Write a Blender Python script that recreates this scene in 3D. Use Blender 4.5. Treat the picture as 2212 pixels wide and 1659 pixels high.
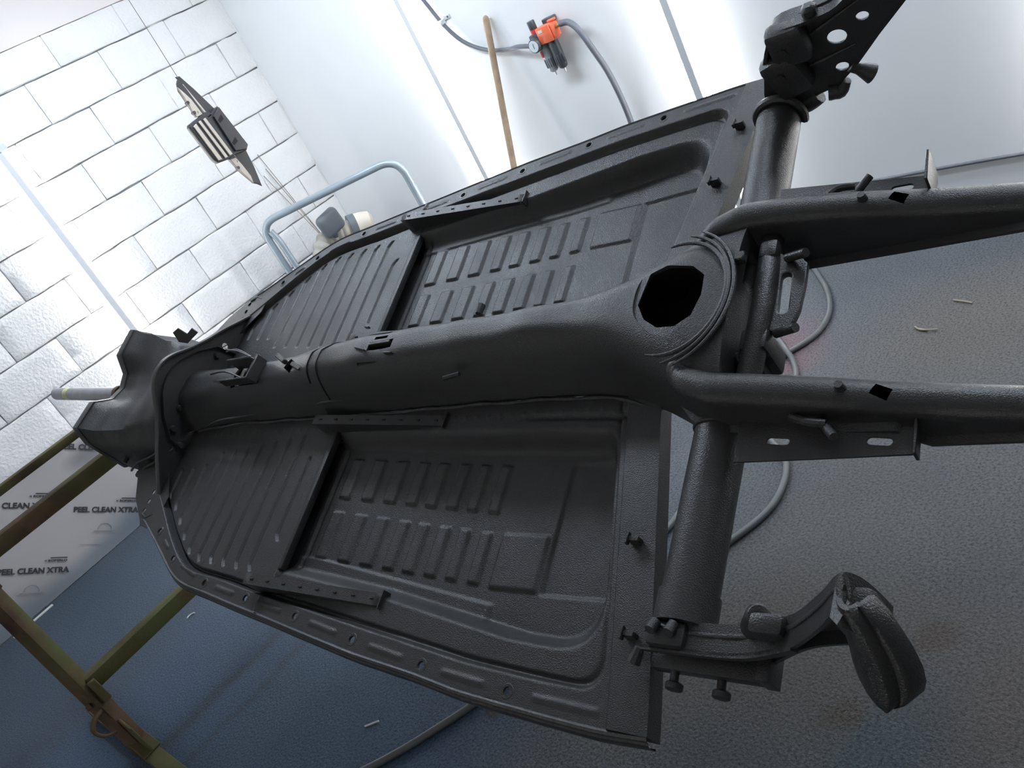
import bpy, bmesh, math, random
import numpy as np
from mathutils import Vector, Matrix
random.seed(7); rng = np.random.default_rng(7)
for o in list(bpy.data.objects): bpy.data.objects.remove(o)
S = bpy.context.scene
COL = S.collection

# ------------------------------------------------------------------ camera
CR = ((0.57145929, -0.60711363, 0.55212981), (-0.69085897, 0.00719231, 0.72295377), (-0.44288618, -0.79458248, -0.41531978))
# columns of CR: image right, image down, view direction, in world axes
right = Vector([CR[i][0] for i in range(3)]); down = Vector([CR[i][1] for i in range(3)]); fwd = Vector([CR[i][2] for i in range(3)])
cam = bpy.data.objects.new('camera', bpy.data.cameras.new('camera')); COL.objects.link(cam)
cam.matrix_world = Matrix(((right.x, -down.x, -fwd.x, 0), (right.y, -down.y, -fwd.y, 0), (right.z, -down.z, -fwd.z, 1.5), (0, 0, 0, 1)))
cam.data.sensor_width = 36; cam.data.sensor_fit = 'HORIZONTAL'
cam.data.lens = 1830.15 / 2212 * 36
cam.data.clip_start = 0.02; cam.data.clip_end = 60
S.camera = cam

# ------------------------------------------------------------------ exposure, world, lamps' strength
S.view_settings.view_transform = 'Standard'; S.view_settings.look = 'None'
S.view_settings.gamma = 1; S.view_settings.use_curve_mapping = False
S.view_settings.exposure = 0.0
TUBE_STRENGTH = 42.0
CEIL_POWER = 48.0
w = bpy.data.worlds.new('world'); S.world = w; w.use_nodes = True
w.node_tree.nodes['Background'].inputs[0].default_value = (.5, .55, .6, 1)
w.node_tree.nodes['Background'].inputs[1].default_value = 0.05

XW, YW, ZC = 2.867, 4.37, 2.60         # right wall, back wall, ceiling
XL, YF = -2.4, -2.6                    # left wall, wall behind the camera

# ------------------------------------------------------------------ helpers
def nt(m):
    return m.node_tree.nodes, m.node_tree.links

def material(name, color, rough=.5, metal=0., spec=.5, bump=0., bscale=100., bdist=.002, var=0., vscale=8., emit=None, estr=1., detail=4, color2=None, coat=0.):
    m = bpy.data.materials.new(name); m.use_nodes = True
    N, L = nt(m); b = N['Principled BSDF']
    b.inputs['Base Color'].default_value = (*color, 1); b.inputs['Roughness'].default_value = rough
    b.inputs['Metallic'].default_value = metal; b.inputs['Specular IOR Level'].default_value = spec
    b.inputs['Coat Weight'].default_value = coat
    tc = N.new('ShaderNodeTexCoord')
    if var or color2:
        n = N.new('ShaderNodeTexNoise'); n.inputs['Scale'].default_value = vscale; n.inputs['Detail'].default_value = 6
        L.new(tc.outputs['Object'], n.inputs['Vector'])
        r = N.new('ShaderNodeValToRGB'); L.new(n.outputs['Fac'], r.inputs['Fac'])
        c2 = color2 or tuple(min(1, c * (1 + var)) for c in color)
        c1 = tuple(c * (1 - var) for c in color) if not color2 else color
        r.color_ramp.elements[0].position = .35; r.color_ramp.elements[1].position = .65
        r.color_ramp.elements[0].color = (*c1, 1); r.color_ramp.elements[1].color = (*c2, 1)
        L.new(r.outputs['Color'], b.inputs['Base Color'])
    if bump:
        n2 = N.new('ShaderNodeTexNoise'); n2.inputs['Scale'].default_value = bscale; n2.inputs['Detail'].default_value = detail
        L.new(tc.outputs['Object'], n2.inputs['Vector'])
        bp = N.new('ShaderNodeBump'); bp.inputs['Strength'].default_value = bump; bp.inputs['Distance'].default_value = bdist
        L.new(n2.outputs['Fac'], bp.inputs['Height']); L.new(bp.outputs['Normal'], b.inputs['Normal'])
    if emit:
        b.inputs['Emission Color'].default_value = (*emit, 1); b.inputs['Emission Strength'].default_value = estr
    return m

def link(o, parent=None):
    COL.objects.link(o)
    if parent: o.parent = parent
    return o

def mesh_obj(name, verts, faces, mat, parent=None, smooth=True, angle=40):
    me = bpy.data.meshes.new(name)
    me.from_pydata([tuple(map(float, v)) for v in verts], [], [tuple(int(i) for i in f) for f in faces])
    me.update()
    o = bpy.data.objects.new(name, me); me.materials.append(mat)
    if smooth:
        me.polygons.foreach_set('use_smooth', [True] * len(me.polygons))
        if angle: me.set_sharp_from_angle(angle=math.radians(angle))
    return link(o, parent)

def bm_obj(name, bm, mat, parent=None, smooth=True, angle=40):
    me = bpy.data.meshes.new(name); bm.normal_update(); bm.to_mesh(me); bm.free()
    o = bpy.data.objects.new(name, me); me.materials.append(mat)
    if smooth:
        me.polygons.foreach_set('use_smooth', [True] * len(me.polygons))
        me.set_sharp_from_angle(angle=math.radians(angle))
    return link(o, parent)

def add_box(bm, lo, hi, bev=0., M=None, seg=1):
    r = bmesh.ops.create_cube(bm, size=1)
    lo = Vector(lo); hi = Vector(hi)
    T = Matrix.Translation((lo + hi) / 2) @ Matrix.Diagonal((*(hi - lo), 1))
    bmesh.ops.transform(bm, matrix=T, verts=r['verts'])
    vs = r['verts']
    if bev:
        es = list({e for v in vs for e in v.link_edges})
        rb = bmesh.ops.bevel(bm, geom=es, offset=bev, segments=seg, affect='EDGES', profile=.5)
        vs = list({v for f in rb['faces'] for v in f.verts} | {v for v in vs if v.is_valid})
    if M is not None: bmesh.ops.transform(bm, matrix=M, verts=[v for v in vs if v.is_valid])

def box(name, lo, hi, mat, parent=None, bev=0., M=None, seg=1):
    bm = bmesh.new(); add_box(bm, lo, hi, bev, M, seg)
    return bm_obj(name, bm, mat, parent)

def frames(pts):
    pts = [Vector(p) for p in pts]; out = []; n = len(pts)
    T = [(pts[min(i + 1, n - 1)] - pts[max(i - 1, 0)]).normalized() for i in range(n)]
    up = Vector((0, 0, 1)) if abs(T[0].z) < .9 else Vector((1, 0, 0))
    a = (up - T[0] * up.dot(T[0])).normalized()
    for i in range(n):
        a = (a - T[i] * a.dot(T[i]))
        a = a.normalized() if a.length > 1e-6 else T[i].orthogonal().normalized()
        out.append((pts[i], T[i], a, T[i].cross(a)))
    return out

def tube_data(pts, rad, seg=12, cap=True, v0=0, prof=None):
    fr = frames(pts); V = []; F = []
    rad = rad if hasattr(rad, '__len__') else [rad] * len(fr)
    prof = prof or [(math.cos(2 * math.pi * k / seg), math.sin(2 * math.pi * k / seg)) for k in range(seg)]
    n = len(prof)
    for (p, t, a, b), r in zip(fr, rad):
        for c, s in prof: V.append(p + a * (c * r) + b * (s * r))
    for i in range(len(fr) - 1):
        for k in range(n):
            k2 = (k + 1) % n
            F.append((v0 + i * n + k, v0 + i * n + k2, v0 + (i + 1) * n + k2, v0 + (i + 1) * n + k))
    if cap:
        F.append(tuple(v0 + k for k in range(n))[::-1]); F.append(tuple(v0 + (len(fr) - 1) * n + k for k in range(n)))
    return V, F

def tube(name, pts, rad, mat, parent=None, seg=12, cap=True, prof=None, angle=40):
    V, F = tube_data(pts, rad, seg, cap, 0, prof)
    return mesh_obj(name, V, F, mat, parent, angle=angle)

def tubes(name, lst, mat, parent=None, seg=12):
    V = []; F = []
    for pts, rad in lst:
        v, f = tube_data(pts, rad, seg, True, len(V)); V += v; F += f
    return mesh_obj(name, V, F, mat, parent)

def smooth_path(pts, n=8, closed=False):
    P = [Vector(p) for p in pts]; out = []
    for i in range(len(P) - 1):
        p0 = P[max(i - 1, 0)]; p1 = P[i]; p2 = P[i + 1]; p3 = P[min(i + 2, len(P) - 1)]
        for k in range(n):
            t = k / n
            out.append(.5 * ((2 * p1) + (p2 - p0) * t + (2 * p0 - 5 * p1 + 4 * p2 - p3) * t * t + (3 * p1 - p0 - 3 * p2 + p3) * t ** 3))
    out.append(P[-1]); return out

def fillet(pts, r, n=6):
    P = [Vector(p) for p in pts]; out = [P[0]]
    for i in range(1, len(P) - 1):
        a = (P[i - 1] - P[i]); b = (P[i + 1] - P[i]); d = min(r, a.length * .49, b.length * .49)
        A = P[i] + a.normalized() * d; B = P[i] + b.normalized() * d
        for k in range(n + 1):
            t = k / n; out.append(A * (1 - t) ** 2 + P[i] * 2 * t * (1 - t) + B * t * t)
    out.append(P[-1]); return out

def circle(cx, cy, rx, ry=None, n=20, a0=0):
    ry = ry or rx
    return [(cx + rx * math.cos(a0 + 2 * math.pi * k / n), cy + ry * math.sin(a0 + 2 * math.pi * k / n)) for k in range(n)]

def slot(cx, cy, L, w, ang=0, n=6):
    out = []
    for s, a in ((1, -math.pi / 2), (-1, math.pi / 2)):
        for k in range(n + 1):
            t = a + math.pi * k / n
            out.append((s * (L - w) / 2 + w / 2 * math.cos(t), w / 2 * math.sin(t)))
    c, s_ = math.cos(ang), math.sin(ang)
    return [(cx + x * c - y * s_, cy + x * s_ + y * c) for x, y in out]

def plate_mesh(name, outer, holes, thick, bevel=0.):
    cu = bpy.data.curves.new(name + '_c', 'CURVE'); cu.dimensions = '2D'; cu.fill_mode = 'BOTH'
    cu.extrude = max(thick / 2 - bevel, 1e-5); cu.bevel_depth = bevel; cu.bevel_resolution = 1
    for loop in [outer] + list(holes):
        sp = cu.splines.new('POLY'); sp.points.add(len(loop) - 1); sp.use_cyclic_u = True
        for p, q in zip(sp.points, loop): p.co = (q[0], q[1], 0, 1)
    o = bpy.data.objects.new(name + '_c', cu); COL.objects.link(o)
    bpy.context.view_layer.update()
    me = bpy.data.meshes.new_from_object(o.evaluated_get(bpy.context.evaluated_depsgraph_get()))
    bpy.data.objects.remove(o); bpy.data.curves.remove(cu)
    me.name = name
    return me

def plate(name, outer, holes, thick, M, mat, parent=None, bevel=0., smooth=False):
    me = plate_mesh(name, outer, holes, thick, bevel)
    me.transform(M); me.materials.clear(); me.materials.append(mat)
    if M.determinant() < 0: me.flip_normals()
    o = bpy.data.objects.new(name, me)
    me.polygons.foreach_set('use_smooth', [True] * len(me.polygons)); me.set_sharp_from_angle(angle=math.radians(35))
    return link(o, parent)

def axes(o, x, y, z=None):
    x = Vector(x); y = Vector(y); z = Vector(z) if z else x.cross(y)
    return Matrix(((x.x, y.x, z.x, o[0]), (x.y, y.y, z.y, o[1]), (x.z, y.z, z.z, o[2]), (0, 0, 0, 1)))

def thing(name, label, cat, loc=(0, 0, 0), group=None, M=None):
    o = bpy.data.objects.new(name, None); o.empty_display_size = .1
    COL.objects.link(o)
    if M is not None: o.matrix_world = M
    else: o.location = loc
    tag(o, label, cat, group); return o

def tag(o, label, cat, group=None):
    o['label'] = label; o['category'] = cat
    if group: o['group'] = group
    return o

def struct(o): o['kind'] = 'structure'; return o

def boolean_cut(o, cutters):
    bm = bmesh.new()
    for lo, hi, rot in cutters:
        c = (Vector(lo) + Vector(hi)) / 2
        add_box(bm, lo, hi, 0, Matrix.Translation(c) @ Matrix.Rotation(rot, 4, 'Z') @ Matrix.Translation(-c))
    me = bpy.data.meshes.new('cut'); bm.to_mesh(me); bm.free()
    return cut_mesh(o, me)

def cut_mesh(o, me):
    c = bpy.data.objects.new('cut', me); COL.objects.link(c)
    if o.parent: c.parent = o.parent
    md = o.modifiers.new('b', 'BOOLEAN'); md.object = c; md.operation = 'DIFFERENCE'; md.solver = 'EXACT'
    bpy.context.view_layer.update()
    new = bpy.data.meshes.new_from_object(o.evaluated_get(bpy.context.evaluated_depsgraph_get()))
    o.modifiers.clear(); o.data = new; bpy.data.objects.remove(c)

# ------------------------------------------------------------------ materials
def black_paint(name, base=.025, rough=.38, bump=.7, scale=560, dist=.0014):
    m = material(name, (base, base, base * 1.03), rough, 0, .45, bump, scale, dist, detail=1)
    N, L = nt(m); b = N['Principled BSDF']
    tc = N.new('ShaderNodeTexCoord'); n = N.new('ShaderNodeTexNoise'); n.inputs['Scale'].default_value = 7; n.inputs['Detail'].default_value = 5
    L.new(tc.outputs['Object'], n.inputs['Vector'])
    mr = N.new('ShaderNodeMapRange'); mr.inputs[1].default_value = .35; mr.inputs[2].default_value = .65
    mr.inputs[3].default_value = rough - .07; mr.inputs[4].default_value = rough + .09
    L.new(n.outputs['Fac'], mr.inputs[0]); L.new(mr.outputs[0], b.inputs['Roughness'])
    return m
M_black = black_paint('black_stone_chip_paint')
M_black_s = black_paint('black_satin_paint', .028, .36, .6, 520, .0013)
M_block = material('painted_block', (.78, .77, .76), .75, 0, .3, .8, 75, .006, .025, 5, detail=9)
M_mortar = material('painted_mortar', (.56, .56, .57), .85, 0, .2, .6, 60, .006, .15, 14)
M_panel = material('white_panel', (.76, .78, .79), .42, 0, .4, .04, 400, .0005, .012, 3)
M_strip = material('joint_strip', (.66, .68, .69), .5)
M_board = material('smooth_upper_board', (.76, .70, .68), .6, 0, .3, .08, 90, .002)
M_ceil = material('ceiling_paint', (.78, .78, .78), .8)
M_dull = material('dull_wall', (.30, .30, .30), .8, var=.15)
M_lamp_case = material('lamp_casing', (.62, .64, .66), .45)
M_tube = material('lit_tube', (1, 1, 1), .4, emit=(1.0, .98, .96), estr=TUBE_STRENGTH)
M_steelblue = material('grey_blue_enamel', (.30, .36, .40), .32, .25, .5, .05, 60, .001, .12, 6)
M_rubber_grey = material('grey_rubber_hose', (.12, .13, .15), .5, var=.1)
M_hose_floor = material('floor_hose_rubber', (.075, .082, .085), .5, var=.15)
M_wood = material('worn_wood', (.33, .24, .16), .6, 0, .3, .2, 40, .001, .18, 25)
M_brass = material('brass', (.5, .4, .2), .35, .9)
M_orange = material('orange_enamel', (.80, .16, .07), .38, 0, .5)
M_darkplastic = material('dark_plastic', (.06, .065, .075), .4)
M_clear = material('smoked_bowl', (.30, .32, .34), .25)
M_dial = material('dial_face', (.62, .68, .70), .5)
M_red = material('red_plastic', (.55, .05, .05), .4)
M_chrome = material('zinc', (.6, .62, .64), .3, .9)
M_wire = material('steel_wire', (.22, .20, .18), .45, .6)
M_cushion = material('grey_cap_plastic', (.13, .15, .17), .55, var=.06, bump=.1, bscale=200)
M_bellows = material('beige_bellows', (.42, .40, .35), .6, var=.08)
M_cream = material('cream_plastic', (.72, .66, .56), .5)
M_print = material('dark_print', (.035, .032, .035), .7)
M_print_faint = material('faint_print', (.20, .19, .19), .7)
M_twig = material('dry_twig', (.26, .23, .17), .8)
M_chip = material('pale_flake', (.55, .58, .55), .7)
M_pipe = material('grey_pipe', (.25, .26, .28), .45, .3, var=.1, vscale=20)
M_tape = material('yellow_tape', (.52, .54, .30), .6, var=.2, vscale=60)
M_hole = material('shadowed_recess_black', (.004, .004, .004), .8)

def rust_material():
    m = material('rusty_overspray', (.09, .05, .03), .75, 0, .3, .4, 80, .003, detail=8)
    N, L = nt(m); b = N['Principled BSDF']; geo = N.new('ShaderNodeNewGeometry')
    n = N.new('ShaderNodeTexNoise'); n.inputs['Scale'].default_value = 9; n.inputs['Detail'].default_value = 7
    L.new(geo.outputs['Position'], n.inputs['Vector'])
    r = N.new('ShaderNodeValToRGB'); L.new(n.outputs['Fac'], r.inputs['Fac'])
    E = r.color_ramp.elements; E[0].position = .3; E[0].color = (.035, .017, .011, 1); E[1].position = .75; E[1].color = (.15, .095, .06, 1)
    e = E.new(.5); e.color = (.075, .045, .022, 1)
    n2 = N.new('ShaderNodeTexNoise'); n2.inputs['Scale'].default_value = 3.2; n2.inputs['Detail'].default_value = 3
    L.new(geo.outputs['Position'], n2.inputs['Vector'])
    mr = N.new('ShaderNodeMapRange'); mr.inputs[1].default_value = .48; mr.inputs[2].default_value = .66
    L.new(n2.outputs['Fac'], mr.inputs[0])
    mx = N.new('ShaderNodeMix'); mx.data_type = 'RGBA'; L.new(mr.outputs[0], mx.inputs[0]); L.new(r.outputs['Color'], mx.inputs[6]); mx.inputs[7].default_value = (.070, .078, .026, 1)
    L.new(mx.outputs[2], b.inputs['Base Color']); return m
M_rust = rust_material()

def blob_chain(m, base_socket, blobs, dist_noise=.35, nscale=1.6):
    """mix position-anchored patches of overspray over a base colour; blobs: (x, y, z, rx, ry, rz, soft, colour, amount)"""
    N, L = nt(m); geo = N.new('ShaderNodeNewGeometry')
    n = N.new('ShaderNodeTexNoise'); n.inputs['Scale'].default_value = nscale; n.inputs['Detail'].default_value = 5
    L.new(geo.outputs['Position'], n.inputs['Vector'])
    sub = N.new('ShaderNodeVectorMath'); sub.operation = 'SUBTRACT'; L.new(n.outputs['Color'], sub.inputs[0]); sub.inputs[1].default_value = (.5, .5, .5)
    sc = N.new('ShaderNodeVectorMath'); sc.operation = 'SCALE'; L.new(sub.outputs[0], sc.inputs[0]); sc.inputs['Scale'].default_value = dist_noise
    ad = N.new('ShaderNodeVectorMath'); L.new(geo.outputs['Position'], ad.inputs[0]); L.new(sc.outputs[0], ad.inputs[1])
    cur = base_socket
    for x, y, z, rx, ry, rz, soft, col, amt in blobs:
        s = N.new('ShaderNodeVectorMath'); s.operation = 'SUBTRACT'; L.new(ad.outputs[0], s.inputs[0]); s.inputs[1].default_value = (x, y, z)
        d = N.new('ShaderNodeVectorMath'); d.operation = 'DIVIDE'; L.new(s.outputs[0], d.inputs[0]); d.inputs[1].default_value = (rx, ry, rz)
        le = N.new('ShaderNodeVectorMath'); le.operation = 'LENGTH'; L.new(d.outputs[0], le.inputs[0])
        mr = N.new('ShaderNodeMapRange'); mr.interpolation_type = 'SMOOTHSTEP'
        mr.inputs[1].default_value = 1 + soft; mr.inputs[2].default_value = 1 - soft; mr.inputs[3].default_value = 0; mr.inputs[4].default_value = amt
        L.new(le.outputs['Value'], mr.inputs[0])
        mx = N.new('ShaderNodeMix'); mx.data_type = 'RGBA'; L.new(mr.outputs[0], mx.inputs[0]); L.new(cur, mx.inputs[6]); mx.inputs[7].default_value = (*col, 1)
        cur = mx.outputs[2]
    return cur

def floor_material():
    m = material('oversprayed_concrete', (.2, .2, .2), .72, 0, .3, .7, 130, .0045, detail=6)
    N, L = nt(m); b = N['Principled BSDF']; geo = N.new('ShaderNodeNewGeometry')
    n = N.new('ShaderNodeTexNoise'); n.inputs['Scale'].default_value = 3.5; n.inputs['Detail'].default_value = 8; n.inputs['Roughness'].default_value = .65
    L.new(geo.outputs['Position'], n.inputs['Vector'])
    r = N.new('ShaderNodeValToRGB'); L.new(n.outputs['Fac'], r.inputs['Fac'])
    E = r.color_ramp.elements; E[0].position = .3; E[0].color = (.085, .095, .10, 1); E[1].position = .72; E[1].color = (.15, .155, .155, 1)
    blobs = [(.35, 2.9, 0, 1.5, 1.9, 1, .55, (.060, .095, .145), .85), (.1, 2.2, 0, .8, .9, 1, .6, (.052, .10, .175), .75), (.95, 2.1, 0, .5, .35, 1, .7, (.065, .11, .16), .6),
             (2.15, 1.38, 0, .17, .12, 1, .5, (.27, .12, .125), .8), (2.45, 1.1, 0, .5, .5, 1, .7, (.105, .13, .16), .6),
             (1.15, .95, 0, .35, .3, 1, .8, (.115, .105, .092), .7), (1.6, .7, 0, .6, .5, 1, .8, (.095, .10, .105), .6), (.72, 1.25, 0, .35, .2, 1, .8, (.17, .165, .155), .5),
             (.86, .63, 0, .16, .08, 1, .6, (.045, .10, .125), .7), (1.12, .66, 0, .045, .035, 1, .5, (.07, .05, .035), .6),
             (.875, .74, 0, .035, .035, 1, .6, (.07, .06, .045), .65), (.65, 1.575, 0, .03, .025, 1, .5, (.06, .05, .03), .7), (.5, 2.62, 0, .7, .03, 1, .8, (.045, .06, .075), .6), (.35, 2.42, 0, .6, .02, 1, .9, (.045, .06, .075), .5), (.55, 2.28, 0, .45, .10, 1, .7, (.075, .125, .185), .6), (.2, 3.3, 0, .9, .12, 1, .8, (.06, .075, .10), .6),
             (2.3, .9, 0, .3, .3, 1, .8, (.15, .125, .10), .5), (1.0, .4, 0, .2, .3, 1, .8, (.12, .095, .09), .5)]
    cur = blob_chain(m, r.outputs['Color'], blobs)
    v = N.new('ShaderNodeTexNoise'); v.inputs['Scale'].default_value = 150; v.inputs['Detail'].default_value = 4; v.inputs['Roughness'].default_value = .7; L.new(geo.outputs['Position'], v.inputs['Vector'])
    r2 = N.new('ShaderNodeValToRGB'); L.new(v.outputs['Fac'], r2.inputs['Fac']); r2.color_ramp.elements[0].position = .36; r2.color_ramp.elements[0].color = (.30, .30, .30, 1); r2.color_ramp.elements[1].position = .56; r2.color_ramp.elements[1].color = (.80, .80, .80, 1)
    mu = N.new('ShaderNodeMix'); mu.data_type = 'RGBA'; mu.blend_type = 'MULTIPLY'; mu.inputs[0].default_value = 1
    L.new(cur, mu.inputs[6]); L.new(r2.outputs['Color'], mu.inputs[7]); L.new(mu.outputs[2], b.inputs['Base Color'])
    return m
M_floor = floor_material()

def film_material():
    m = material('printed_film', (.38, .36, .355), .55, 0, .4, .15, 12, .004)
    N, L = nt(m); b = N['Principled BSDF']; rgb = N.new('ShaderNodeRGB'); rgb.outputs[0].default_value = (.38, .36, .355, 1)
    blobs = [(.5, 4.36, .0, 3.0, 1, .07, .6, (.12, .15, .185), .75), (.95, 4.36, .05, .25, 1, .09, .7, (.12, .155, .195), .65), (.1, 4.36, .06, .3, 1, .07, .8, (.13, .155, .185), .6),
             (.9, 4.36, .45, .12, 1, .05, .6, (.17, .17, .18), .8)]
    L.new(blob_chain(m, rgb.outputs[0], blobs, .06, 5), b.inputs['Base Color']); return m
M_film = film_material()

# ------------------------------------------------------------------ room
fl = struct(mesh_obj('floor', [(XL, YF, 0), (XW, YF, 0), (XW, YW, 0), (XL, YW, 0)], [(0, 1, 2, 3)], M_floor, smooth=False))
struct(mesh_obj('ceiling', [(XL, YF, ZC), (XL, YW, ZC), (XW, YW, ZC), (XW, YF, ZC)], [(0, 1, 2, 3)], M_ceil, smooth=False))
struct(mesh_obj('wall_left', [(XL, YF, 0), (XL, YW, 0), (XL, YW, ZC), (XL, YF, ZC)], [(0, 1, 2, 3)], M_dull, smooth=False))
struct(mesh_obj('wall_front', [(XL, YF, 0), (XL, YF, ZC), (XW, YF, ZC), (XW, YF, 0)], [(0, 1, 2, 3)], M_dull, smooth=False))
wb = struct(box('wall_back', (XL, YW + .012, 0), (XW + .1, YW + .12, ZC), M_mortar))
def block_meshes(lx, hz, k):
    out = []
    for i in range(k):
        bm = bmesh.new(); add_box(bm, (0, -.03, 0), (lx, 0, hz), .004, None, 2)
        bmesh.ops.subdivide_edges(bm, edges=[e for e in bm.edges if e.calc_length() > .15], cuts=5, use_grid_fill=True)
        for v in bm.verts: v.co += Vector((random.gauss(0, .0008), random.gauss(0, .0008), random.gauss(0, .0018)))
        me = bpy.data.meshes.new('block'); bm.to_mesh(me); bm.free(); me.materials.append(M_block)
        me.polygons.foreach_set('use_smooth', [True] * len(me.polygons)); me.set_sharp_from_angle(angle=math.radians(50)); out.append(me)
    return out
full = block_meshes(.3975, .1935, 5)
top_course = block_meshes(.3975, .150, 3)
zs = [-.03 + .2 * k for k in range(0, 10)] + [1.97]
for r, z in enumerate(zs):
    off = 1.305 if r % 2 == 1 else 1.105
    x = off - .4 * 9
    while x < XW - .01:
        o = bpy.data.objects.new('block', random.choice(top_course if r == 10 else full)); link(o, wb)
        o.location = (x + .001 + random.uniform(-.0005, .0005), YW + .0185 + random.uniform(-.0015, .0015), z + .003)
        if x + .4 > XW: o.scale.x = (XW - x - .004) / .3975
        if x + .39 > XL: pass
        x += .4
struct(box('trim_1', (XL, YW - .012, 2.125), (XW, YW + .05, ZC), M_board, bev=.002))
wr = struct(box('wall_right', (XW + .004, YF, 0), (XW + .12, YW + .012, ZC), M_strip))
for y0, y1 in ((YF, -1.95), (-1.95, -.70), (-.70, .55), (.55, 1.80), (1.80, 3.05), (3.05, YW - .001)):
    box('panel', (XW - .004, y0 + .002, .0), (XW + .006, y1 - .002, ZC - .002), M_panel, wr, bev=.0015)
struct(box('trim_2', (XW - .012, YW - .012, 0.0), (XW - .0045, YW - .0015, 2.1), M_panel, bev=.003))

# ------------------------------------------------------------------ wall lamps
def lamp(name, label, o, along, out, z0, z1):
    t = thing(name, label, 'lamp', o, 'vertical tube lamps on the walls')
    a = Vector(along); n = Vector(out)
    def rect(u0, u1, d0, d1, za, zb, nm, mt, bev=.003):
        bm = bmesh.new(); add_box(bm, (u0, d0, za), (u1, d1, zb), bev, axes((0, 0, 0), a, n, (0, 0, 1)))
        return bm_obj(nm, bm, mt, t)
    rect(-.017, .017, .0, .062, z0, z1, 'casing', M_lamp_case)
    rect(-.045, .045, .0, .066, z0 - .03, z0, 'end_cap', M_lamp_case)
    rect(-.045, .045, .0, .066, z1, z1 + .03, 'end_cap', M_lamp_case)
    for s in (-1, 1):
        p0 = a * (s * .032) + n * .046
        tube('lamp_tube', [p0 + Vector((0, 0, z0)), p0 + Vector((0, 0, z1))], .008, M_tube, t, 10)
    return t
for y, lab in ((3.05, 'vertical wall lamp on the white wall, between the block wall and the broom'),
               (1.80, 'vertical wall lamp on the white wall right of the orange regulator'),
               (.55, 'vertical wall lamp on the white wall right of the far shock tower'),
               (-.70, 'unseen vertical lamp added as fill on the white wall beyond the near end of the frame horns')):  # this last lamp is out of view, added as fill
    lamp('wall_lamp', lab, (XW - .004, y, 0), (0, 1, 0), (-1, 0, 0), .25, 1.75)
lamp('wall_lamp', 'vertical wall lamp on the block wall behind the chassis front', (1.40, YW - .012, 0), (1, 0, 0), (0, -1, 0), .25, 1.76)
for y, lab in ((2.1, 'unseen vertical lamp added as fill on the plain left wall, farther of two'), (-.4, 'unseen vertical lamp added as fill on the plain left wall, nearer of two')):  # both lamps added out of view to brighten the rear of the chassis
    lamp('wall_lamp', lab, (XL + .002, y, 0), (0, -1, 0), (1, 0, 0), .25, 1.75)
for cx, cy, pw in ((1.75, 2.9, CEIL_POWER), (2.35, .5, CEIL_POWER * .65)):  # ceiling sources out of view; second added for tube highlight and wall fill
    ld = bpy.data.lights.new('unseen_ceiling_light', 'AREA'); ld.shape = 'RECTANGLE'; ld.size = .2; ld.size_y = 1.5; ld.energy = pw; ld.color = (.76, .87, 1)
    lo = bpy.data.objects.new('unseen_ceiling_light', ld); COL.objects.link(lo); lo.location = (cx, cy, ZC - .03)

# ------------------------------------------------------------------ printed film on the foot of the block wall
film = thing('masking_film', 'grey printed protective film along the foot of the white block wall', 'film', (.6, YW - .020, 0))
mesh_obj('sheet', [(x - .6, .003 * math.sin(x * 9 + z * 7), z) for x in np.linspace(-2.2, 2.8, 60) for z in (.004, .18, .36, .545)],
         [(i * 4 + j, (i + 1) * 4 + j, (i + 1) * 4 + j + 1, i * 4 + j + 1) for i in range(59) for j in range(3)], M_film, film, angle=None)
def text_mesh(body, size, bold=0.0):
    cu = bpy.data.curves.new('t', 'FONT'); cu.body = body; cu.size = size; cu.offset = bold; cu.extrude = .0004
    o = bpy.data.objects.new('t', cu); COL.objects.link(o); bpy.context.view_layer.update()
    me = bpy.data.meshes.new_from_object(o.evaluated_get(bpy.context.evaluated_depsgraph_get())); bpy.data.objects.remove(o); return me
ang = math.radians(-43.2); ca, sa = math.cos(ang), math.sin(ang)
tm = text_mesh('PEEL CLEAN XTRA', .0405, .0016); xs = [v.co.x for v in tm.vertices]; sc = .300 / (max(xs) - min(xs))
tm.transform(Matrix.Diagonal((sc, sc * .96, 1, 1))); tm.materials.clear(); tm.materials.append(M_print); tm.name = 'print'
# small logo line and bar, and the faint emblem below each line of print
lg = bmesh.new()
add_box(lg, (.215, .066, -.0003), (.288, .0705, .0003)); 
lm = text_mesh('< ROBERLO', .0125, .0005); xs = [v.co.x for v in lm.vertices]; lm.transform(Matrix.Translation((.19, .051, 0)) @ Matrix.Diagonal((.098 / max(xs), 1, 1, 1)))
lg.from_mesh(lm); lmesh = bpy.data.meshes.new('print'); lg.to_mesh(lmesh); lg.free(); lmesh.materials.append(M_print)
em = bmesh.new(); V = []
v, f = tube_data([(.15 + .032 * math.cos(a), -.085 + .032 * math.sin(a), 0) for a in np.linspace(0, math.pi, 14)], .0012, 4)
ev = [em.verts.new(q) for q in v]; [em.faces.new([ev[i] for i in ff]) for ff in f]
add_box(em, (.10, -.092, -.0003), (.20, -.0895, .0003)); add_box(em, (.045, -.155, -.0003), (.135, -.1535, .0003)); add_box(em, (.09, -.1, -.0003), (.21, -.099, .0003))
emesh = bpy.data.meshes.new('print'); em.to_mesh(emesh); em.free(); emesh.materials.append(M_print_faint)
starts = []
for i in range(-4, 5):
    for j in range(-2, 3):
        x = .661 + i * .405 + j * .268; z = .27 - j * .276 + i * .003
        starts.append((x, z))
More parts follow.
